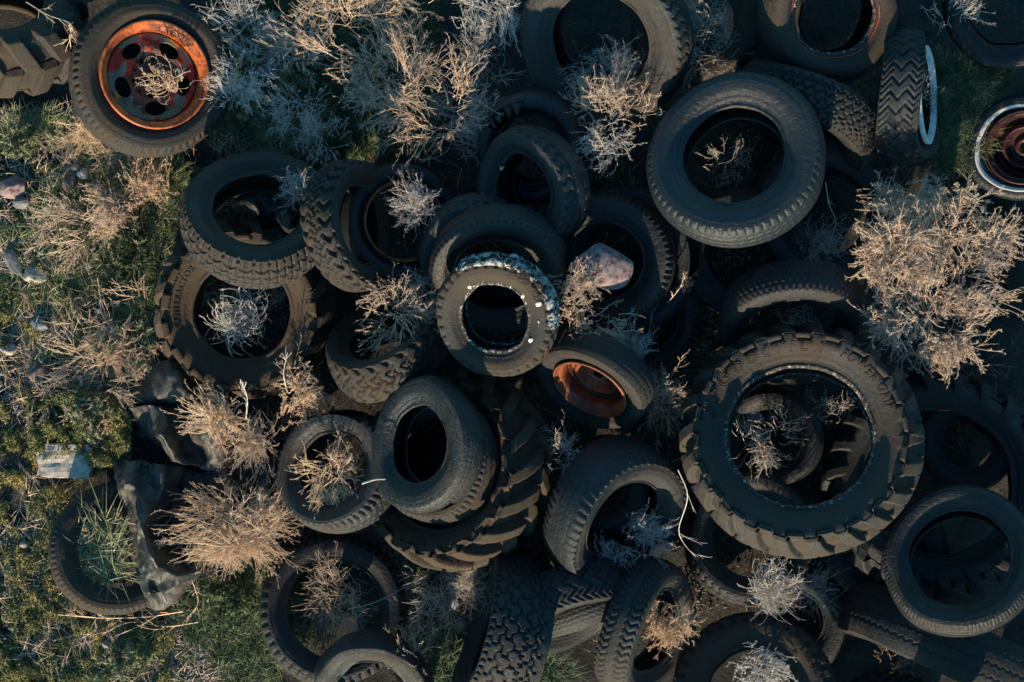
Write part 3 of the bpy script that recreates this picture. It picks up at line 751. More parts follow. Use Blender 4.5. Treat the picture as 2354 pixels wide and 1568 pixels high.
# --- centre
T = tyre('t17', 'tyre', 'shredded black tyre with hanging strips above the centre', 1222, 338, .40, 130, 22, 215, W=80, hole=.58, pat='worn', n=40, dust=.12, gloss=.35, tears=((120, 30, .3, .9, 1),))
for a, s in ((128, .12), (112, .10), (100, .13), (140, .08)):
    th = math.radians(a); K = 6; pts = []
    for k in range(K):
        t = k / (K - 1); rr = T.r + (T.R - T.r) * (.75 - .6 * t); ww = s * .32 * (1 - t) + .004
        for q in (-1, -.3, .4, 1): pts.append((rr * math.cos(th) - q * ww * math.sin(th), rr * math.sin(th) + q * ww * math.cos(th), T.w * (.9 + .5 * t) + .012 * math.sin(q * 3 + t * 4 + a)))
    idx = np.arange(K * 4).reshape(K, 4); f = np.stack([idx[:-1, :-1], idx[1:, :-1], idx[1:, 1:], idx[:-1, 1:]], 2).reshape(-1, 4)
    o = mesh_obj('rubber_strip', np.array(pts), f, rubber(.45, .45), T.root); o.modifiers.new('thickness', 'SOLIDIFY').thickness = .005
T = tyre('t16', 'tyre', 'tyre leaning left with a deeply grooved tread in the upper centre', 1222, 432, .62, 140, 40, 192, W=105, hole=.56, pat='saw', n=30, depth=.012, dust=.22, gloss=.5)
T = tyre('t45', 'tyre', 'burst tyre underneath the rock filled tyre', 1440, 600, .26, 168, 10, 180, W=80, hole=.60, pat='saw', n=50, depth=.008, dust=.15, lump=.015, tears=((8, 26, -.02, .25, 1),))
T = tyre('t46', 'tyre', 'low tyre with toothed shoulder beneath the burst tyre', 1480, 722, .12, 132, 12, 250, W=80, hole=.58, pat='teeth', n=48, depth=.018, dust=.2, ext=.2)
T = tyre('t18', 'tyre', 'round tyre with scalloped sidewall holding a big pink rock', 1392, 598, .50, 160, 10, 200, W=85, hole=.54, pat='zig', n=60, depth=.006, dust=.35, gloss=.5, side_ribs=(64, .05, .24, -.016))
T = tyre('t19b', 'tyre', 'half hidden ragged tyre beneath the wavy ribbed tyre', 1105, 578, .42, 138, 30, 250, W=90, hole=.58, pat='saw', n=36, depth=.014, dust=.25)
T = tyre('t19', 'tyre', 'tyre with wavy ribbed tread arching behind the burnt tyre', 1145, 616, .66, 158, 34, 258, W=100, hole=.60, pat='zignotch', n=58, depth=.007, dust=.35, gloss=.5, kw=dict(k=4))
T = tyre('t20', 'tyre', 'burnt tyre crusted with white ash on top in the centre', 1143, 722, .92, 146, 21, 232, W=84, hole=.54, pat='block', n=34, depth=.010, dust=.80, beadmat=M['white_bead'], ext=.22, lump=.01, oval=(.985, 40))
crust(T, 'ash_crust', T.nt // 3, T.nt + T.ns - 2, -12, 128, .012, M['ash'], .026)
crust(T, 'charred_patch', T.nt - 2, T.nt + T.ns + 7, 22, 74, .006, M['char'], .02)
for a, f_ in ((105, .14), (128, .2), (62, .06), (38, .10), (-2, .38), (-30, .30), (20, .5)):
    th = math.radians(a); rho = T.r + (T.R - T.r) * f_; c = np.array([rho * math.cos(th), rho * math.sin(th), float(side_a(T, rho)) + .004])
    K = 9; an = np.linspace(0, 2 * PI, K)[:-1]; s = .012 * (1 + .5 * math.sin(a)); rr = s * (1 + .35 * np.sin(an * 2 + a))
    V = np.vstack([c + [0, 0, .003], c + np.stack([rr * np.cos(an) * .8, rr * np.sin(an), 0 * an - .004], 1)])
    f = np.array([[0, i + 1, (i + 1) % (K - 1) + 1] for i in range(K - 1)]); mesh_obj('ash_flake', V, f, M['white_wall'], T.root)
T = tyre('t22', 'wheel', 'wheel with a dusty tan sidewall and an orange rusty dish', 1368, 872, .62, 140, 57, 240, W=78, hole=.64, pat='zig', n=70, depth=.004, dust=.66, cat='wheel', kw=dict(k=4, amp=.08), gloss=.7)
def dish(T, mt, mt2, deep=.9, studs=5, cap=True, hub=.16):
    r, w = T.r, T.w
    rim = revolve('rim', [(r * 1.03, w * .78), (r * 1.03, w * .90), (r * .99, w * .93), (r * .965, w * .84), (r * .95, w * .60), (r * .90, w * .52), (r * .86, w * .44), (r * .84, w * .30), (r * .83, -w * .2), (r * .84, -w * .35)], 160, mt, T.root)
    pts = [(r * .835, w * (.30 - .3 * deep)), (r * .78, w * (-.02 - .3 * deep)), (r * .70, w * (.06 - .3 * deep)), (r * .62, w * (.42 - .3 * deep)), (r * .57, w * (.52 - .3 * deep)), (r * .52, w * (.50 - .3 * deep)), (r * .46, w * (.20 - .3 * deep)), (r * .40, w * (.02 - .3 * deep)), (r * .32, w * (.04 - .3 * deep)), (r * .27, w * (.22 - .3 * deep)), (r * .20, w * (.30 - .3 * deep)), (r * .13, w * (.22 - .3 * deep))]
    pts = catmull(pts, 60)
    def hol(x, y):
        out = np.zeros(len(x), bool)
        for i in range(studs):
            a = math.radians(20 + 360 / studs * i); out |= np.hypot(x - r * .31 * math.cos(a), y - r * .31 * math.sin(a)) < r * .035
        return out
    d = revolve('wheel_disc', pts, 200, mt2, rim, hol); d.modifiers.new('thickness', 'SOLIDIFY').thickness = .006
dish(T, M['orange_dark'], M['orange_dark'], deep=2.0)
T = tyre('t48', 'tyre', 'small dark tyre with white raised letters under the thin grey weed', 1392, 1112, .30, 112, 30, 160, W=60, hole=.52, pat='worn', n=40, dust=.1)
lettering(T, 'LYA', 147, .42, .075, M['white_ink'], .003, spacing=1.5)
T = tyre('t27', 'tyre', 'bent worn tyre with a lit edge of short bars right of the tractor tyre', 1405, 1172, .58, 172, 57, 316, W=118, hole=.58, pat='worn', n=60, depth=.006, dust=.5, gloss=.5, saddle=(.05, 0), side_ribs=(54, .02, .20, .014))
# --- top right
T = tyre('t7', 'tyre', 'large truck tyre at the top centre with a small stone in its hole', 1388, 88, .52, 204, 24, 222, W=115, hole=.56, pat='saw', n=52, depth=.012, dust=.62, gloss=.55)
T = tyre('t8', 'tyre', 'dusty tyre behind spiky weeds at the top, left of the red striped tyre', 1600, 50, .28, 152, 12, 200, W=85, hole=.56, pat='teeth', n=80, depth=.010, dust=.85, ext=.14)
T = tyre('t9b', 'tyre', 'plain black tyre lying below the red striped tyre', 1930, 35, .26, 150, 6, 200, W=70, hole=.6, pat='worn', dust=.1)
T = tyre('t9', 'tyre', 'tyre with thin red and white rings round its hole at the top', 1900, 24, .62, 157, 27, 352, W=112, hole=.60, pat='zig', n=110, depth=.006, dust=.72, gloss=.5, beadmat=M['specked_bead'], kw=dict(k=6, amp=.08))
ring_on(T, 'white_stripe', .075, .090, .002, M['white_bead'])
ring_on(T, 'red_stripe', .170, .195, .002, M['red_line'])
T = tyre('t10', 'tyre', 'black tyre with peeling white ring in the top right corner', 2318, 8, .40, 150, 8, 250, W=80, hole=.62, pat='worn', dust=.08, gloss=.4)
ring_on(T, 'white_ring', .12, .15, .002, M['white_bead'], 190, 350)
T = tyre('t11', 'wheel', 'upright wheel with chevron tread and a white rim at the upper right', 2088, 222, .46, 156, 80, 3, W=92, hole=.69, pat='chev', n=30, depth=.014, dust=.45, cat='wheel', tw=.9)
revolve('rim', [(T.r * 1.03, T.w * .8), (T.r * 1.04, T.w * .98), (T.r * .985, T.w * 1.02), (T.r * .93, T.w * .90), (T.r * .91, T.w * .72)], 160, M['white_rim'], T.root)
T = tyre('t12', 'wheel', 'whitewall wheel with a dark maroon dish at the right edge', 2356, 338, .30, 128, 6, 200, W=80, hole=.64, pat='worn', dust=.1, cat='wheel', gloss=.45)
dish(T, M['dark_red'], M['dark_red'])
ring_on(T, 'white_wall', .26, .48, .003, M['white_wall'])
T = tyre('t15', 'tyre', 'tyre under the heavy smooth tyre with grey twigs in its hole', 1893, 487, .26, 166, 10, 30, W=95, hole=.60, pat='saw', n=50, depth=.010, dust=.3)
T = tyre('t13', 'tyre', 'tyre on edge with winding block tread behind the heavy smooth tyre', 1846, 268, .36, 182, 73, 243, W=98, hole=.60, pat='zblk', n=46, depth=.014, dust=.5, tw=.92, kw=dict(k=5), res=1.1)
T = tyre('t14', 'tyre', 'heavy smooth sided truck tyre with a lit rim of tread below', 1690, 370, .82, 205, 23, 105, W=115, hole=.555, pat='zignotch', n=64, depth=.008, dust=.08, gloss=.45, beadmat=rubber(.1, .35))
T = tyre('t29', 'tyre', 'tyre leaning toward the viewer above the giant tractor tyre', 1822, 738, .48, 172, 48, 272, W=100, hole=.60, pat='block', n=70, depth=.006, dust=.5, kw=dict(k=6))
# --- right and bottom
T = tyre('t28in', 'tyre', 'small tyre seen at the bottom of the giant tractor tyre', 1772, 1010, .15, 118, 14, 200, W=70, hole=.6, pat='zig', dust=.05)
T = tyre('t28', 'tyre', 'giant tractor tyre with moulded words on its tan sidewall', 1838, 1008, .74, 276, 8, 95, W=170, hole=.575, pat='lug', n=22, depth=.048, dust=.75, gloss=.5, bf=.58, ext=.30, kw=dict(w=.46, skew=.35), crown=.06, beadmat=M['specked_bead'], res=1.1)
m28 = rubber(.75, .5)
lettering(T, 'BFGoodrich', 122, .30, .115, m28, .002, italic=.25, spacing=1.45, outline=True)
lettering(T, 'POWER GRIP', 40, .35, .062, m28, .002, italic=.25, spacing=1.15, outline=True)
T = tyre('t31', 'tyre', 'dark tractor tyre sunk behind the giant tyre at the right edge', 2150, 1112, .30, 262, 8, 80, W=140, hole=.62, pat='lug', n=22, depth=.06, dust=.35, ext=.45, kw=dict(w=.4, skew=.35))
T = tyre('t47', 'tyre', 'dark tyre cut by the right edge below the big tumbleweed', 2372, 610, .22, 128, 10, 180, W=80, hole=.6, pat='worn', dust=.1)
T = tyre('t40', 'tyre', 'dark half buried tyre between the giant tyre and the oval one', 2035, 1260, .20, 140, 14, 200, W=80, hole=.5, pat='worn', dust=.2)
T = tyre('t39', 'tyre', 'low tyre below left of the giant tractor tyre with two lit blocks', 1722, 1238, .26, 152, 14, 40, W=90, hole=.60, pat='saw', n=44, depth=.010, dust=.3)
T = tyre('t32', 'tyre', 'long worn tyre lying on edge at the bottom right', 2165, 1500, .15, 262, 83, 249, W=125, hole=.62, pat='worn', n=90, depth=.014, dust=.5, tw=.9, crown=.03)
T = tyre('t30', 'tyre', 'smooth oval tyre with another bead inside at the right edge', 2207, 1290, .82, 174, 14, 100, W=105, hole=.63, pat='teeth', n=120, depth=.007, dust=.42, gloss=.48, oval=(1.03, 60), beadmat=rubber(.15, .38))
T = tyre('t33', 'tyre', 'tyre with stepped block tread and a bright weed in its hole at the bottom', 1735, 1594, .42, 186, 7, 90, W=95, hole=.545, pat='block', n=34, depth=.016, dust=.62, ext=.26, kw=dict(k=4))
lettering(T, '9.00-20', 30, .42, .045, rubber(.62, .6), .003, spacing=1.2)
T = tyre('t34', 'tyre', 'ridged tyre just showing at the bottom edge below the long worn tyre', 2050, 1690, .30, 152, 30, 270, W=100, hole=.55, pat='lug', n=34, depth=.02, dust=.3, ext=.2, kw=dict(w=.5, skew=.2))
T = tyre('t38', 'tyre', 'narrow ribbed tyre on edge below the bent tyre', 1362, 1372, .34, 142, 72, 112, W=62, hole=.62, pat='zig', n=60, depth=.006, dust=.15, kw=dict(k=5))
T = tyre('t37', 'tyre', 'tyre on edge with chevron blocks beside the winding tread tyre', 1318, 1388, .42, 150, 72, 292, W=100, hole=.62, pat='chev', n=26, depth=.014, dust=.3)
T = tyre('t36', 'tyre', 'upright tyre with wide winding block tread at the bottom centre', 1166, 1452, .46, 182, 82, 163, W=140, hole=.62, pat='zblk', n=30, depth=.016, dust=.55, tw=.93, kw=dict(k=5), res=1.15, crown=.05)
T = tyre('t35', 'tyre', 'muddy tyre leaning right with a golden weed caught inside', 1484, 1442, .50, 158, 64, 338, W=92, hole=.60, pat='saw', n=56, depth=.010, dust=.62, lump=.012)

T = tyre('o1', 'tyre', 'unseen upright worn tyre added past the bottom right corner to cast shade', 2270, 1790, .80, 225, 66, 250, W=110, hole=.6, pat='worn', dust=.4, res=.6)  # out-of-view caster, added to shade the long worn tyre and soil
T = tyre('o2', 'tyre', 'unseen flat tyre added past the bottom edge to cast shade', 1930, 1810, .20, 150, 10, 250, W=110, hole=.5, pat='worn', dust=.4, res=.6)  # added low shadow caster, never in view

T = tyre('t49', 'tyre', 'black filler tyre added to darken lit soil below the white twig ball', 1835, 1425, .05, 118, 10, 200, W=60, hole=.5, pat='worn', dust=.05)  # made-up tyre, keeps the sunlit ground in this gap dark
T = tyre('t51', 'tyre', 'black filler tyre added over a lit patch inside the sunk tractor tyre', 2225, 1020, .10, 108, 6, 200, W=75, hole=.5, pat='worn', dust=.05)  # added tyre, hides sunlit ground so the tractor tyre's hole stays dark
T = tyre('t50', 'tyre', 'dark filler tyre added over lit soil under the heavy smooth tyre', 1702, 575, .20, 150, 12, 300, W=85, hole=.55, pat='worn', dust=.15)  # added tyre, blocks the lit strip of soil showing through the hole
# ================================================================== INNER TUBES
def sheet(name, label, rows, n=150, fold=.02, seed=2, cat='inner tube', parent=None, mt=None):
    G = np.array([[tuple(P(*p)) for p in row] for row in rows]); nr, nc, _ = G.shape
    # smooth interpolation both ways
    A = np.stack([catmull_t(G[:, j], n) for j in range(nc)], 1)       # n, nc, 3
    B = np.stack([catmull_t(A[i], n) for i in range(n)], 0)           # n, n, 3
    x, y = B[..., 0], B[..., 1]
    q = vnoise(x * 5 + 30, y * 5 + 30, seed, 4); rdg = 1 - np.abs(2 * vnoise(x * 4.5 + 60 + q, y * 3.0 + 60, seed + 1, 3) - 1) * 1.6
    cr2 = 1 - np.abs(2 * vnoise(x * 13 + q * 3, y * 9 + 20, seed + 5, 3) - 1) * 2.2
    B[..., 2] += fold * .22 * np.clip(cr2, 0, 1) ** 1.5
    B[..., 2] += fold * (q - .5) * 1.6 + fold * np.clip(rdg, 0, 1) ** 2 * 1.8 + (vnoise(x * 30 + 3, y * 30 + 3, seed + 2, 2) - .5) * .004
    B[..., 0] += (vnoise(x * 9 + 11, y * 9 + 4, seed + 7, 3) - .5) * .05; B[..., 1] += (vnoise(x * 9 + 31, y * 9 + 44, seed + 8, 3) - .5) * .05
    c = B.reshape(-1, 3).mean(0); idx = np.arange(n * n).reshape(n, n)
    f = np.stack([idx[:-1, :-1], idx[1:, :-1], idx[1:, 1:], idx[:-1, 1:]], 2).reshape(-1, 4)
    o = mesh_obj(name, B.reshape(-1, 3) - c, f, mt or M['tube']); o.location = c
    s = o.modifiers.new('thickness', 'SOLIDIFY'); s.thickness = .003; s.offset = 0
    return tag(o, label, cat)
def catmull_t(pts, n):
    pts = np.array(pts); k = len(pts); p = np.vstack([2 * pts[0] - pts[1], pts, 2 * pts[-1] - pts[-2]]); t = np.linspace(0, k - 1 - 1e-9, n); i = t.astype(int); f = (t - i)[:, None]
    a, b, c, d = p[i], p[i + 1], p[i + 2], p[i + 3]
    return .5 * (2 * b + (c - a) * f + (2 * a - 5 * b + 4 * c - d) * f * f + (3 * b - a - 3 * c + d) * f ** 3)
sheet('inner_tube', 'smooth dark bulge of rubber tube below the big flat lugged tyre',
      [[(330, 842, .02), (368, 832, .14), (415, 832, .22), (462, 880, .14), (505, 925, .04)],
       [(305, 880, .02), (350, 872, .20), (400, 868, .34), (448, 896, .24), (520, 938, .06)],
       [(290, 915, .03), (345, 912, .20), (402, 910, .30), (455, 920, .22), (535, 955, .05)],
       [(284, 946, .0), (345, 946, .04), (400, 948, .05), (460, 950, .05), (545, 975, .0)]], seed=4, fold=.02)
sheet('inner_tube', 'pale folded flap of crumpled rubber tube behind the tan sprig',
      [[(286, 942, .10), (330, 934, .26), (372, 934, .30), (420, 936, .26), (480, 940, .22), (556, 952, .10)],
       [(298, 966, .04), (336, 974, .12), (374, 962, .40), (412, 982, .18), (476, 974, .34), (562, 992, .10)],
       [(330, 1000, .02), (358, 1004, .08), (380, 1002, .42), (432, 1020, .16), (492, 1034, .32), (552, 1040, .10)],
       [(360, 1024, .0), (380, 1036, .10), (402, 1056, .30), (446, 1066, .26), (500, 1080, .20), (545, 1092, .02)]], seed=6, fold=.034)
sheet('inner_tube', 'long twisted strip of black rubber tube draped over the faded tyre',
      [[(272, 1050, .08), (305, 1055, .26), (345, 1062, .20), (385, 1066, .30), (432, 1076, .10)],
       [(262, 1106, .10), (296, 1108, .34), (335, 1112, .24), (372, 1110, .34), (402, 1118, .10)],
       [(286, 1160, .10), (308, 1160, .28), (334, 1165, .44), (364, 1168, .26), (386, 1180, .06)],
       [(292, 1220, .08), (310, 1215, .26), (334, 1220, .46), (352, 1228, .20), (372, 1244, .04)],
       [(306, 1288, .08), (328, 1288, .30), (352, 1288, .46), (404, 1298, .22), (456, 1310, .28)],
       [(314, 1336, .08), (340, 1336, .30), (368, 1340, .24), (416, 1326, .32), (468, 1318, .20)],
       [(330, 1382, .02), (348, 1398, .16), (372, 1402, .18), (402, 1380, .14), (440, 1346, .06)]], seed=12, fold=.034)
sheet('inner_tube', 'crumpled tube end stuffed inside the honeycomb tread tyre',
      [[(535, 450, .22), (570, 445, .30), (610, 452, .32), (655, 470, .30), (705, 490, .24)],
       [(535, 480, .28), (572, 470, .46), (612, 500, .34), (660, 505, .50), (708, 520, .34)],
       [(560, 520, .22), (590, 515, .34), (625, 530, .28), (665, 535, .40), (700, 545, .24)]], seed=22, fold=.028, mt=rubber(.45, .4))
sheet('rubber_flap', 'black torn rubber sheet lying in shade behind the golden tumbleweed',
      [[(400, 1085, .04), (470, 1085, .10), (560, 1060, .12), (650, 1040, .06)],
       [(390, 1150, .04), (470, 1150, .10), (560, 1120, .08), (655, 1110, .04)],
       [(400, 1290, .02), (470, 1330, .08), (560, 1290, .05), (650, 1230, .02)]], seed=31, fold=.03, cat='rubber sheet', mt=rubber(.1, .4))

# ================================================================== STONES
def stone(name, label, px, py, z, rx, ry, rz=.8, mt=None, seed=1, rot=0, blocky=0.0, cat='stone'):
    import bmesh
    bm = bmesh.new(); bmesh.ops.create_icosphere(bm, subdivisions=5, radius=1)
    V = np.array([v.co[:] for v in bm.verts]); F = np.array([[v.index for v in f.verts] for f in bm.faces]); bm.free()
    r = np.random.default_rng(seed)
    for k in range(9):                     # knock flat facets off the ball
        n = r.normal(0, 1, 3); n /= np.linalg.norm(n); lim = r.uniform(.62, .88) - blocky * .1
        d = V @ n; ov = np.clip(d - lim, 0, None); V = V - n[None] * (ov * .86)[:, None]
    V *= (1 + .10 * (vnoise(V[:, 0] * 2 + 9 + V[:, 2], V[:, 1] * 2 + 9 - V[:, 2], seed, 5) - .5))[:, None]
    c, s = math.cos(math.radians(rot)), math.sin(math.radians(rot))
    a, b = LEN(rx, z), LEN(ry, z); V = V * [a, b, (a + b) / 2 * rz]
    V = np.stack([V[:, 0] * c - V[:, 1] * s, V[:, 0] * s + V[:, 1] * c, V[:, 2]], 1)
    o = mesh_obj(name, V, F, mt); o.location = P(px, py, z); return tag(o, label, cat, 'field stones around the heap' if cat == 'stone' else None)
M['pink'] = simple('speckled_pink_granite', [(.36, (.05, .035, .038)), (.46, (.17, .12, .125)), (.56, (.25, .19, .19)), (.66, (.31, .24, .235))], 26, .9, .004, detail=9)
M['pale'] = simple('pale_field_stone', [(.34, (.16, .15, .13)), (.5, (.34, .32, .28)), (.66, (.45, .43, .38))], 16, .9, .004, detail=8)
M['slate'] = simple('grey_field_stone', [(.34, (.07, .08, .09)), (.5, (.15, .165, .18)), (.66, (.26, .27, .27))], 16, .9, .004, detail=8)
M['brownst'] = simple('brown_field_stone', [(.34, (.07, .05, .045)), (.5, (.15, .11, .10)), (.66, (.26, .21, .19))], 16, .9, .004, detail=8)
stone('rock', 'large pinkish speckled rock in the hole of the round tyre', 1382, 610, .74, 80, 62, .7, M['pink'], 5, -8, .3, 'rock')
stone('stone', 'small oval pink stone in the hole of the top truck tyre', 1456, 160, .35, 26, 17, .8, M['pink'], 8, 48)
for (lab, px, py, rx, ry, mt, sd_, rot) in [
    ('mauve angular stone at the far left, the largest of its pair', 28, 432, 36, 25, 'pink', 11, 15),
    ('square grey stone just below the mauve one', 51, 466, 20, 17, 'slate', 12, 10),
    ('rounded pale stone alone in the dark leaves at the left', 81, 634, 27, 23, 'pale', 13, -10),
    ('long blue grey stone above left of the rounded pale one', 30, 600, 16, 34, 'slate', 14, 25),
    ('flat cream stone on the ochre leaves at the left edge', 18, 804, 20, 14, 'pale', 15, 0),
    ('hollow brown stone beside the pale twigs at the left', 88, 856, 27, 26, 'brownst', 16, 0),
    ('cream cobble, upper right one of three under the thin sprig', 192, 400, 16, 13, 'pale', 17, 0),
    ('grey brown cobble, left one of three under the thin sprig', 160, 424, 16, 22, 'brownst', 18, -25),
    ('greenish cobble, lower right one of three under the thin sprig', 224, 436, 13, 22, 'slate', 19, 0),
    ('small beige stone above the three cobbles', 172, 385, 10, 10, 'pale', 20, 0),
    ('small white stone on the leaves left of the faded tyre', 54, 1251, 10, 8, 'pale', 21, 0),
    ('whitish square stone half hidden in the long stems at the left', 232, 716, 15, 8, 'pale', 22, 0),
    ('grey stone left of the long stems, sunk in leaves', 92, 745, 20, 18, 'slate', 23, 0),
    ('white stone chip on dark soil below the tractor tyre', 1045, 1389, 8, 12, 'white_wall', 24, 0),
    ('grey stone chip on dark soil right of the straw filled tyre', 1066, 1432, 10, 14, 'slate', 25, -20),
    ('dim stone among litter left of the leaning tyre on the right', 1638, 702, 14, 12, 'slate', 26, 0),
    ('pale pebble beside the ochre leaves near the lower left', 242, 1482, 9, 8, 'pale', 27, 0)]:
    stone('stone', lab, px, py, .045, rx * 1.05, ry * 1.05, .7, M[mt], sd_, rot)
# concrete block
import bmesh
def block():
    bm = bmesh.new()
    pts = [(78, 1030), (92, 1096), (205, 1100), (214, 1040), (200, 1022), (80, 1018)]
    vs = [bm.verts.new(P(x, y, .12)) for x, y in pts]; f = bm.faces.new(vs)
    ex = bmesh.ops.extrude_face_region(bm, geom=[f]); bmesh.ops.translate(bm, verts=[g for g in ex['geom'] if isinstance(g, bmesh.types.BMVert)], vec=(0, 0, -.18))
    bmesh.ops.recalc_face_normals(bm, faces=bm.faces[:]); bmesh.ops.bevel(bm, geom=bm.edges[:], offset=.006, segments=1, affect='EDGES')
    bmesh.ops.triangulate(bm, faces=bm.faces[:]); bmesh.ops.subdivide_edges(bm, edges=bm.edges[:], cuts=6, use_grid_fill=True)
    bm.normal_update(); rr = np.random.default_rng(4)
    for v in bm.verts:
        q = float(vnoise(np.array([v.co.x * 26 + 50]), np.array([v.co.y * 26 + v.co.z * 21 + 50]), 8, 3)[0]); v.co += v.normal * ((q - .5) * .022 + rr.normal(0, .0012))
    me = bpy.data.meshes.new('concrete_block'); bm.to_mesh(me); bm.free()
    m = simple('rough_concrete', [(.3, (.28, .26, .22)), (.5, (.44, .41, .35)), (.7, (.54, .50, .43))], 40, .95, .005, jitter=False, detail=8)
    me.materials.append(m); o = bpy.data.objects.new('concrete_block', me); C.objects.link(o); tag(o, 'grey broken concrete block in green leaves at the left', 'concrete block')
block()

# ================================================================== DRY WEEDS
GW = 'dry tumbleweeds among the tyres'
def W(label, *a, **k):
    a = list(a)
    k.setdefault('group', GW); k.setdefault('scat', .30 if (k.get('az', (0, 360))[1] - k.get('az', (0, 360))[0]) >= 300 and not k.get('basket') else .12)
    if len(a) > 6 - 1: pass
    p = k.get('per', (5, 3)); k['n'] = int(k.get('n', 30) * 5.0); k['thick'] = k.get('thick', .0032) * .72; k['fuzz'] = k.get('fuzz', .008) * .85; a = list(a); a[3] *= 1.10; a[4] *= 1.10; k['hgt'] = k.get('hgt', .25) * 1.1; k['per'] = (max(2, round(p[0] * .7)), min(p[1], 2)); k.setdefault('spread', .5); return weed('tumbleweed', label, *a, cat='tumbleweed', **k)
def L(label, *q, **k):
    k.setdefault('mat', 'grass_pale'); k.setdefault('fuzz', .022); k.setdefault('step', .008); k.setdefault('per', (5, 3)); k.setdefault('thick', .003)
    k['n'] = int(k.get('n', 14) * 2.5); return weed('leafy_shrub', label, *q, cat='leafy shrub', group='leafy green shrubs round the heap', scat=.35, spread=.6, hgt=.16, **k)
L('leafy pale green shrub right of the rusty wheel', 620, 240, .10, 80, 70)
L('leafy green shrub above the chunky ragged tyre', 760, 340, .08, 90, 50, mat='grass')
L('leafy green shrub under the dense tan tumbleweed', 760, 210, .08, 90, 70, mat='grass')
L('leafy green shrub at the top edge near the rusty wheel', 590, 30, .10, 80, 50, mat='grass')
L('leafy yellow green shrub left of the rubber bulge', 230, 940, .08, 80, 70)
L('leafy green shrub beside the lowest cobble', 300, 560, .06, 70, 70, mat='grass')
L('leafy yellow green shrub left of the lugged flat tyre', 300, 800, .06, 70, 80)
L('leafy low shrub above the mauve stone', 70, 320, .05, 80, 50)
L('leafy green shrub below the golden bush', 520, 1350, .06, 80, 50, mat='grass')
L('leafy pale shrub at the bottom edge near the gravel', 330, 1520, .04, 80, 50)
W('frosty grey brush at the top edge right of the rusty wheel', 560, 40, .25, 90, 60, n=24, mat='grey', per=(5, 3), hgt=.25, fuzz=.006, thick=.0024)
W('feathery grey brush between the star shaped weed and the dense tan one', 680, 130, .22, 80, 80, n=26, mat='grey', per=(5, 3), hgt=.25, fuzz=.007, thick=.0024)
W('low feathery pale brush above the honeycomb tyre', 740, 320, .18, 80, 45, n=18, mat='white', per=(5, 3), hgt=.15, fuzz=.006, thick=.0022)
W('tan wisps between the two upper tumbleweeds', 880, 190, .28, 90, 60, n=18, mat='tan', per=(5, 3), hgt=.25, fuzz=.008, thick=.0028)
W('dense tan tumbleweed at the top edge left of centre', 835, 70, .30, 165, 130, n=68, scat=.42, mat='tan', per=(6, 3), hgt=.42, fuzz=.008, el=(0, 65))
W('loose tan tumbleweed just below the dense one at the top', 985, 205, .26, 155, 125, n=50, scat=.40, mat='tan', per=(6, 3), hgt=.40, el=(0, 60))
W('fine grey tangle of twigs around the lower end of the loose tan tumbleweed', 1020, 300, .12, 150, 100, n=36, mat='grey', per=(6, 4), hgt=.20, fuzz=.004, step=.012, thick=.002, el=(0, 50))
W('pale spiky weed at the top left of the large truck tyre', 1130, 40, .3, 75, 80, n=30, mat='white', per=(6, 3), hgt=.3, fuzz=.006, thick=.0024)
W('thin grey brush below the pale spiky weed by the truck tyre', 1120, 150, .15, 70, 80, n=26, mat='grey', per=(6, 3), hgt=.25, fuzz=.0, thick=.0018)
W('white star shaped weed at the right side of the rusty wheel', 555, 190, .32, 70, 66, n=44, mat='white', per=(4, 2), hgt=.25, fuzz=.006, thick=.0022, curl=.3)
W('pale weed in the grass above the star shaped one', 600, 110, .22, 80, 70, n=24, mat='grey', per=(5, 3), hgt=.25, fuzz=.005, thick=.0022)
W('frosty seed heads in the grass below the pale spiky weeds', 690, 265, .24, 66, 60, n=32, mat='white', per=(5, 3), hgt=.2, fuzz=.006, thick=.0018)
W('small golden twig ball in the hub of the rusty wheel', 382, 186, .46, 62, 56, n=14, mat='gold', per=(4, 2), hgt=.14, fuzz=.005, step=.012, thick=.0030, basket=.7)
W('pale yellow shrub above the stones at the left', 205, 300, .05, 75, 90, n=20, mat='gold', per=(5, 3), hgt=.25, az=(200, 340), fuzz=.006)
W('fluffy tan stems fanned out in the grass at the left', 340, 430, .05, 90, 70, n=22, mat='gold', per=(5, 3), hgt=.2, az=(60, 300), fuzz=.009, thick=.003)
W('pinkish brown bush left of the honeycomb tyre', 205, 520, .04, 110, 85, n=34, mat='tan', per=(5, 3), hgt=.25, fuzz=.009)
W('small tan tuft right of the pinkish brown bush', 270, 490, .05, 75, 60, n=20, mat='tan', per=(5, 3), hgt=.22, fuzz=.009)
W('long bleached stems sprawled left of the flat lugged tyre', 245, 745, .08, 145, 105, n=46, scat=.45, mat='gold', per=(4, 3), hgt=.18, fuzz=.006, el=(0, 35), thick=.0032)
W('sprawling straw coloured stems above the leaf covered concrete block', 235, 880, .08, 140, 90, n=42, scat=.45, mat='tan', per=(5, 3), hgt=.18, fuzz=.007, el=(0, 35), thick=.0028)
W('faint yellow stems near the concrete block', 215, 975, .05, 110, 60, n=16, mat='gold', per=(4, 2), hgt=.14, fuzz=.006, el=(0, 35))
W('bare basket shaped twig ball inside the flat lugged tyre', 562, 725, .16, 78, 88, n=46, mat='white', per=(3, 1), hgt=.28, fuzz=0, thick=.0034, basket=.9, el=(0, 60))
W('dim fine twigs at the top of the flat lugged tyre hole', 580, 680, .02, 90, 60, n=20, mat='grey', per=(5, 3), hgt=.12, fuzz=.003, step=.02, thick=.0018)
W('tan fuzzy weed sprawled across the folded rubber flap', 530, 950, .36, 110, 80, n=26, mat='gold', per=(5, 3), hgt=.2, az=(120, 300), fuzz=.010, thick=.0036)
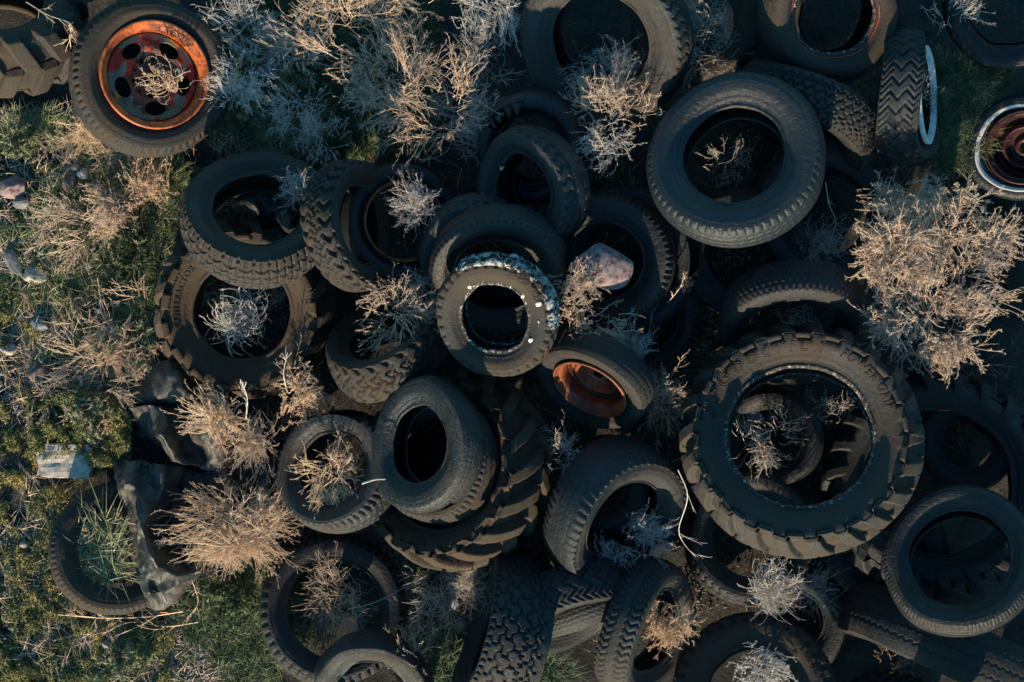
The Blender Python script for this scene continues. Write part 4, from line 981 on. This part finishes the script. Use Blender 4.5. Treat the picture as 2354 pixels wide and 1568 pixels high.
W('fuzzy tan clump at the lower edge of the flat lugged tyre', 680, 895, .32, 70, 75, n=26, mat='gold', per=(5, 3), hgt=.2, fuzz=.009, thick=.003)
W('pinkish fan of stems between the rubber flap and the torn tyre', 598, 990, .20, 70, 105, n=30, mat='tan', per=(4, 3), hgt=.2, az=(215, 325), fuzz=.007, thick=.003)
W('bright golden bush left of the torn tyre, the densest in the picture', 530, 1215, .16, 165, 92, n=60, mat='gold', per=(5, 2), hgt=.40, fuzz=.009, az=(0, 360), scat=.24, el=(0, 50), curl=.35)
W('lower fringe of the golden bush spreading over the grass', 550, 1215, .14, 165, 82, n=44, mat='gold', per=(5, 3), hgt=.22, fuzz=.007, az=(180, 380), el=(0, 60))
W('tan bush filling the hole of the torn tyre', 772, 1085, .40, 66, 78, n=34, mat='gold', per=(5, 3), hgt=.3, fuzz=.007, thick=.0028)
W('tangle of pale straw inside the flat tyre at the bottom', 770, 1325, .14, 85, 85, n=34, mat='tan', per=(3, 1), hgt=.22, fuzz=0, thick=.0020, curl=.25, jit=.05)
W('fine grey twig haze inside the flat tyre at the bottom', 790, 1400, .06, 80, 70, n=26, mat='grey', per=(6, 3), hgt=.15, fuzz=.0, thick=.0015)
W('sparse grey weed under the lowest lugs of the tractor tyre', 1000, 1345, .05, 120, 70, n=24, mat='grey', per=(4, 3), hgt=.15, fuzz=.005, thick=.002, el=(0, 40))
W('grey brush between the winding tread tyre and the tractor tyre', 1120, 1320, .05, 75, 30, n=18, mat='grey', per=(4, 3), hgt=.12, fuzz=.004, thick=.0018)
W('tan sprig rising at the bottom edge beside the split tyre', 955, 1510, .20, 70, 95, n=12, mat='gold', per=(6, 3), hgt=.25, az=(20, 130), fuzz=.008, thick=.003)
W('weed growing inside the tyre with the thin rusty rim', 958, 470, .42, 85, 85, n=26, mat='grey', per=(5, 3), hgt=.2, az=(100, 250), fuzz=.008, thick=.0026)
W('grey twigs caught between the honeycomb tyre and the chunky one', 690, 430, .55, 55, 60, n=18, mat='grey', per=(4, 3), hgt=.15, az=(60, 280), fuzz=.004, thick=.0018)
W('arched brown weed on the chunky block tread tyre', 905, 735, .55, 115, 85, n=30, mat='tan', per=(5, 3), hgt=.25, fuzz=.007, thick=.0026)
W('frost grey twigs beside the burnt tyre', 955, 685, .48, 50, 60, n=18, mat='grey', per=(5, 3), hgt=.15, fuzz=.003, step=.012, thick=.0018)
W('fine frosty dome of twigs in the hole of the top truck tyre', 1385, 190, .40, 78, 90, n=44, mat='grey', per=(5, 3), hgt=.25, fuzz=.003, step=.015, thick=.0022)
W('pinkish fuzzy weed draped below the top truck tyre', 1405, 250, .62, 118, 62, n=34, mat='tan', per=(4, 3), hgt=.16, fuzz=.007, thick=.0028)
W('round pale weed hanging under the pinkish fuzzy one', 1392, 330, .6, 52, 56, n=30, mat='white', per=(4, 3), hgt=.2, fuzz=.006, thick=.0022)
W('spiky frosty brush between the two upper tyres', 1620, 90, .18, 95, 100, n=60, mat='grey', per=(5, 3), hgt=.35, fuzz=.004, step=.012, thick=.0022)
W('orange tinged twig ends above the spiky frosty brush', 1600, 25, .50, 60, 45, n=20, mat='gold', per=(4, 3), hgt=.12, fuzz=.004, thick=.0022)
W('small frosty twig reaching right from the spiky brush', 1650, 165, .30, 65, 26, n=12, mat='grey', per=(4, 2), hgt=.1, fuzz=.004, thick=.0018, az=(-20, 60))
W('thin white twigs near the top right corner', 2185, 45, .42, 90, 80, n=14, mat='white', per=(4, 3), hgt=.15, fuzz=.004, thick=.0022)
W('small brown weed left of the upright chevron wheel', 1985, 190, .30, 55, 70, n=22, mat='brown', per=(4, 3), hgt=.15, fuzz=.005, thick=.002)
W('brown weed right of the upright chevron wheel', 2180, 135, .18, 48, 40, n=14, mat='brown', per=(4, 3), hgt=.1, fuzz=.005, thick=.002)
W('pale weed seen through the rim of the chevron wheel', 2112, 205, .58, 22, 56, n=16, mat='tan', per=(3, 2), hgt=.1, fuzz=.006, thick=.0022)
W('large upper tumbleweed at the right side', 2160, 535, .74, 150, 105, n=90, scat=.42, mat='tan', per=(7, 3), hgt=.26, fuzz=.009, thick=.0036, el=(0, 65))
W('large lower tumbleweed at the right above the tractor tyres', 2160, 715, .74, 150, 100, n=92, scat=.42, mat='tan', per=(7, 3), hgt=.26, fuzz=.009, thick=.0036, el=(0, 65))
W('left side of the large tumbleweed pair, reaching toward the leaning tyre', 2045, 600, .78, 75, 120, n=50, mat='tan', per=(7, 3), hgt=.3, fuzz=.009, thick=.0036, el=(0, 65))
W('sparse tan stems between the chevron wheel and the large tumbleweeds', 2075, 455, .62, 85, 50, n=24, mat='tan', per=(6, 3), hgt=.2, fuzz=.008, thick=.003)
W('grey twig ball in the hole under the heavy smooth tyre', 1868, 562, .20, 72, 56, n=40, mat='grey', per=(4, 2), hgt=.22, fuzz=.003, step=.015, thick=.0024, basket=.35)
W('tiny dim weed at the bottom of the heavy smooth tyre', 1680, 375, .20, 55, 60, n=18, mat='grey', per=(4, 3), hgt=.12, fuzz=.003, thick=.0016)
W('few grey twigs in the hole of the leaning tyre on the right', 1835, 715, .14, 70, 34, n=14, mat='grey', per=(4, 2), hgt=.1, fuzz=.003, thick=.002)
W('tan weed spilling down the left side of the pink rock', 1335, 655, .78, 55, 90, n=28, mat='tan', per=(5, 3), hgt=.12, fuzz=.006, thick=.0026, az=(180, 450))
W('tan weed below the pink rock over the tyre edge', 1370, 735, .72, 72, 60, n=26, mat='tan', per=(5, 3), hgt=.15, fuzz=.006, thick=.0026)
W('upright brush of frosty stems above the orange dished wheel', 1450, 822, .48, 75, 85, n=34, mat='grey', per=(4, 2), hgt=.2, fuzz=.006, thick=.0022, az=(30, 150), curl=.35)
W('loose brown weed right of the orange dished wheel', 1520, 925, .35, 62, 85, n=30, mat='tan', per=(5, 3), hgt=.25, fuzz=.005, thick=.0024, basket=.4)
W('sparse bare grey weed below the orange dished wheel', 1345, 1035, .45, 85, 85, n=16, mat='white', per=(5, 3), hgt=.2, fuzz=.0, thick=.0028, spread=.9)
W('thorny frosted weed in the bent tyre', 1455, 1250, .45, 100, 70, n=40, mat='grey', per=(5, 3), hgt=.25, fuzz=.007, thick=.0024)
W('golden weed inside the muddy tyre leaning right', 1535, 1412, .42, 60, 62, n=34, mat='gold', per=(5, 3), hgt=.2, fuzz=.008, thick=.0028)
W('wide frosted weed inside the giant tractor tyre', 1770, 1005, .28, 98, 72, n=26, mat='white', per=(6, 3), hgt=.2, fuzz=.004, step=.012, thick=.0026)
W('dim weed at the upper right of the giant tyre hole', 1900, 925, .12, 46, 60, n=16, mat='grey', per=(4, 3), hgt=.12, fuzz=.004, thick=.0018)
W('white wire like twig ball below the giant tractor tyre', 1768, 1335, .5, 68, 82, n=56, mat='white', per=(2, 1), hgt=.2, fuzz=0, thick=.0026, basket=.8, el=(0, 50), jit=.05)
W('dim twig haze beside the white twig ball', 1850, 1345, .14, 70, 75, n=30, mat='grey', per=(6, 3), hgt=.2, fuzz=0, thick=.0014)
W('brilliant cream weed in the stepped block tyre', 1738, 1528, .50, 62, 42, n=30, mat='white', per=(4, 3), hgt=.2, fuzz=.009, thick=.0040)
W('little orange twigs under the long worn tyre', 2060, 1500, .42, 70, 35, n=12, mat='brown', per=(4, 2), hgt=.1, fuzz=0, thick=.0024)
sprig('dry_stem', 'forked golden branch over the dark tyre at the top left corner', [(60, 5, .7), (110, 35, .75), (165, 60, .72), (150, 120, .65)], 'gold', .0045, per=(9, 4))
sprig('dry_stem', 'bare forked twig standing at the lower edge of the flat lugged tyre', [(565, 965, .40), (568, 915, .50), (552, 872, .60)], 'white', .0055, per=(6, 2))
sprig('dry_stem', 'second bare twig rising from the fuzzy clump', [(660, 900, .42), (652, 860, .52), (660, 812, .6)], 'white', .0045, per=(5, 2))
sprig('dry_stem', 'white forked root hanging at the left of the giant tyre', [(1558, 1080, .75), (1580, 1140, .72), (1560, 1215, .6), (1572, 1250, .5), (1600, 1282, .45)], 'white', .0055, per=(5, 2), frac=.28)
sprig('dry_stem', 'golden twig standing right of the burst tyre', [(1535, 695, .5), (1560, 665, .55), (1575, 632, .6)], 'gold', .005, per=(8, 2), frac=.35, fuzz=.005)
sprig('dry_stem', 'long curved twig right of the upright frosty brush', [(1505, 900, .4), (1545, 862, .5), (1570, 815, .6)], 'tan', .0035, per=(5, 2), fuzz=.004)
sprig('dry_stem', 'long pale sticks lying below the faded tyre', [(420, 1405, .1), (330, 1418, .1), (230, 1420, .08), (125, 1412, .06)], 'gold', .0055, per=(10, 3), fuzz=.004, frac=.3)
sprig('dry_stem', 'lower pale stick crossing the leaves below the faded tyre', [(455, 1430, .08), (380, 1440, .08), (300, 1430, .06), (230, 1460, .05)], 'gold', .0045, per=(9, 3), fuzz=.004, frac=.35)
sprig('dry_stem', 'leafy straight twig above the grass at the bottom left', [(440, 1330, .2), (455, 1385, .15), (430, 1420, .1)], 'tan', .004, per=(9, 3), fuzz=.005)
sprig('dry_stem', 'pale straight stick between the torn tyre and the smooth tyre', [(832, 1112, .80), (862, 1103, .82), (886, 1102, .82)], 'white', .008, per=(3, 0), frac=.15)
sprig('dry_stem', 'thin arched stem in front of the heavy smooth tyre hole at right', [(1897, 420, .5), (1905, 470, .5), (1920, 510, .45), (1905, 560, .4)], 'grey', .0035, per=(6, 2), frac=.3)
sprig('dry_stem', 'long thin stem crossing the flat tyre at the bottom', [(800, 1400, .25), (860, 1385, .3), (940, 1345, .25)], 'grey', .0025, per=(3, 1), frac=.2)
sprig('dry_stem', 'leaning golden stalk in the grass above the flat lugged tyre', [(225, 640, .1), (232, 690, .12), (245, 720, .1)], 'gold', .005, per=(7, 3), fuzz=.006)
sprig('dry_stem', 'twig bent over the leaves left of the folded rubber flap', [(300, 960, .12), (270, 1000, .12), (250, 1030, .08)], 'gold', .003, per=(6, 2), fuzz=.003)

# ================================================================== GRASS
grass('grass', 'dark green grass between the rusty wheel and the top tumbleweeds', [(690, 200, 200, 200, 0, 5200), (560, 60, 80, 70, 0, 900), (760, 310, 130, 60, 0, 1300)], 'grass_dark', (.07, .17), seed=2)
grass('grass', 'yellow green grass tufts below the star shaped weed', [(680, 290, 80, 75, .03, 1300)], 'grass_pale', (.07, .15), width=.004, seed=3)
grass('grass', 'lush grass left of the honeycomb tread tyre', [(370, 470, 80, 110, 0, 2600), (330, 620, 80, 120, 0, 2400), (250, 560, 90, 150, 0, 1200)], 'grass', (.06, .15), seed=4)
grass('grass', 'short bright grass under the rusty wheel at the left', [(80, 290, 110, 40, 0, 1500), (250, 330, 100, 50, 0, 900)], 'grass_pale', (.04, .10), seed=5)
grass('grass', 'grass tuft growing up through the faded tyre', [(240, 1262, 64, 74, .14, 380)], 'grass_pale', (.12, .28), width=.0075, seed=6)
grass('grass', 'green grass between the golden bush and the flat tyre at the bottom', [(540, 1360, 90, 90, 0, 3200), (570, 1480, 80, 90, 0, 2600), (480, 1420, 70, 50, 0, 900)], 'grass', (.06, .15), seed=7)
grass('grass', 'green grass inside the flat tyre at the bottom', [(715, 1420, 62, 65, .02, 900)], 'grass', (.08, .18), width=.005, seed=8)
grass('grass', 'dim green grass by the whitewall wheel at the right', [(2205, 250, 62, 115, .2, 2600), (2180, 340, 50, 50, .2, 800), (2250, 180, 60, 35, .2, 700)], 'grass', (.08, .17), seed=9)
grass('grass', 'dark grass at the bottom edge beside the upright tyre', [(1010, 1530, 110, 50, .05, 1100), (1200, 1535, 110, 30, .05, 500)], 'grass_dark', (.09, .2), seed=10)
grass('grass', 'scattered low grass among the leaves at the left edge', [(180, 760, 180, 200, 0, 1500), (90, 1330, 90, 160, 0, 900), (190, 1330, 60, 60, 0, 500), (300, 1500, 200, 90, 0, 800)], 'grass', (.03, .09), width=.0032, seed=11)
grass('grass', 'sparse grass on the soil below the tractor tyre', [(960, 1300, 60, 50, 0, 200), (1080, 1480, 50, 70, 0, 200)], 'grass', (.05, .12), seed=12)
grass('dry_straw', 'short tan straw litter scattered over the left side', [(160, 700, 200, 330, 0, 2300), (90, 1300, 110, 220, 0, 650), (330, 1500, 280, 90, 0, 800), (250, 330, 180, 90, 0, 900), (420, 640, 60, 160, 0, 500), (1020, 1400, 110, 120, 0, 700), (650, 250, 170, 130, 0, 1200)], 'tan', (.03, .11), width=.0028, seed=21, lean=(.9, 1.8))
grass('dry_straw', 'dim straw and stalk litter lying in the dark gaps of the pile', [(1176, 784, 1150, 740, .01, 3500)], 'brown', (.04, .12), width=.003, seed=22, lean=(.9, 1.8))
grass('grass', 'pale green weeds in front of the lush grass at the left', [(330, 560, 90, 190, .02, 900), (120, 560, 110, 150, .01, 900), (200, 860, 130, 130, .02, 900), (560, 150, 90, 130, .04, 700), (500, 1370, 120, 100, .02, 800)], 'grass_pale', (.05, .13), width=.0048, seed=23)
# a few red stems of ground plant at the left
sprig('red_stem', 'thin red creeping stem near the rounded pale stone', [(46, 655, .05), (52, 690, .06), (70, 700, .06), (62, 712, .05)], 'brown', .003, per=(6, 2), cat='plant stem')
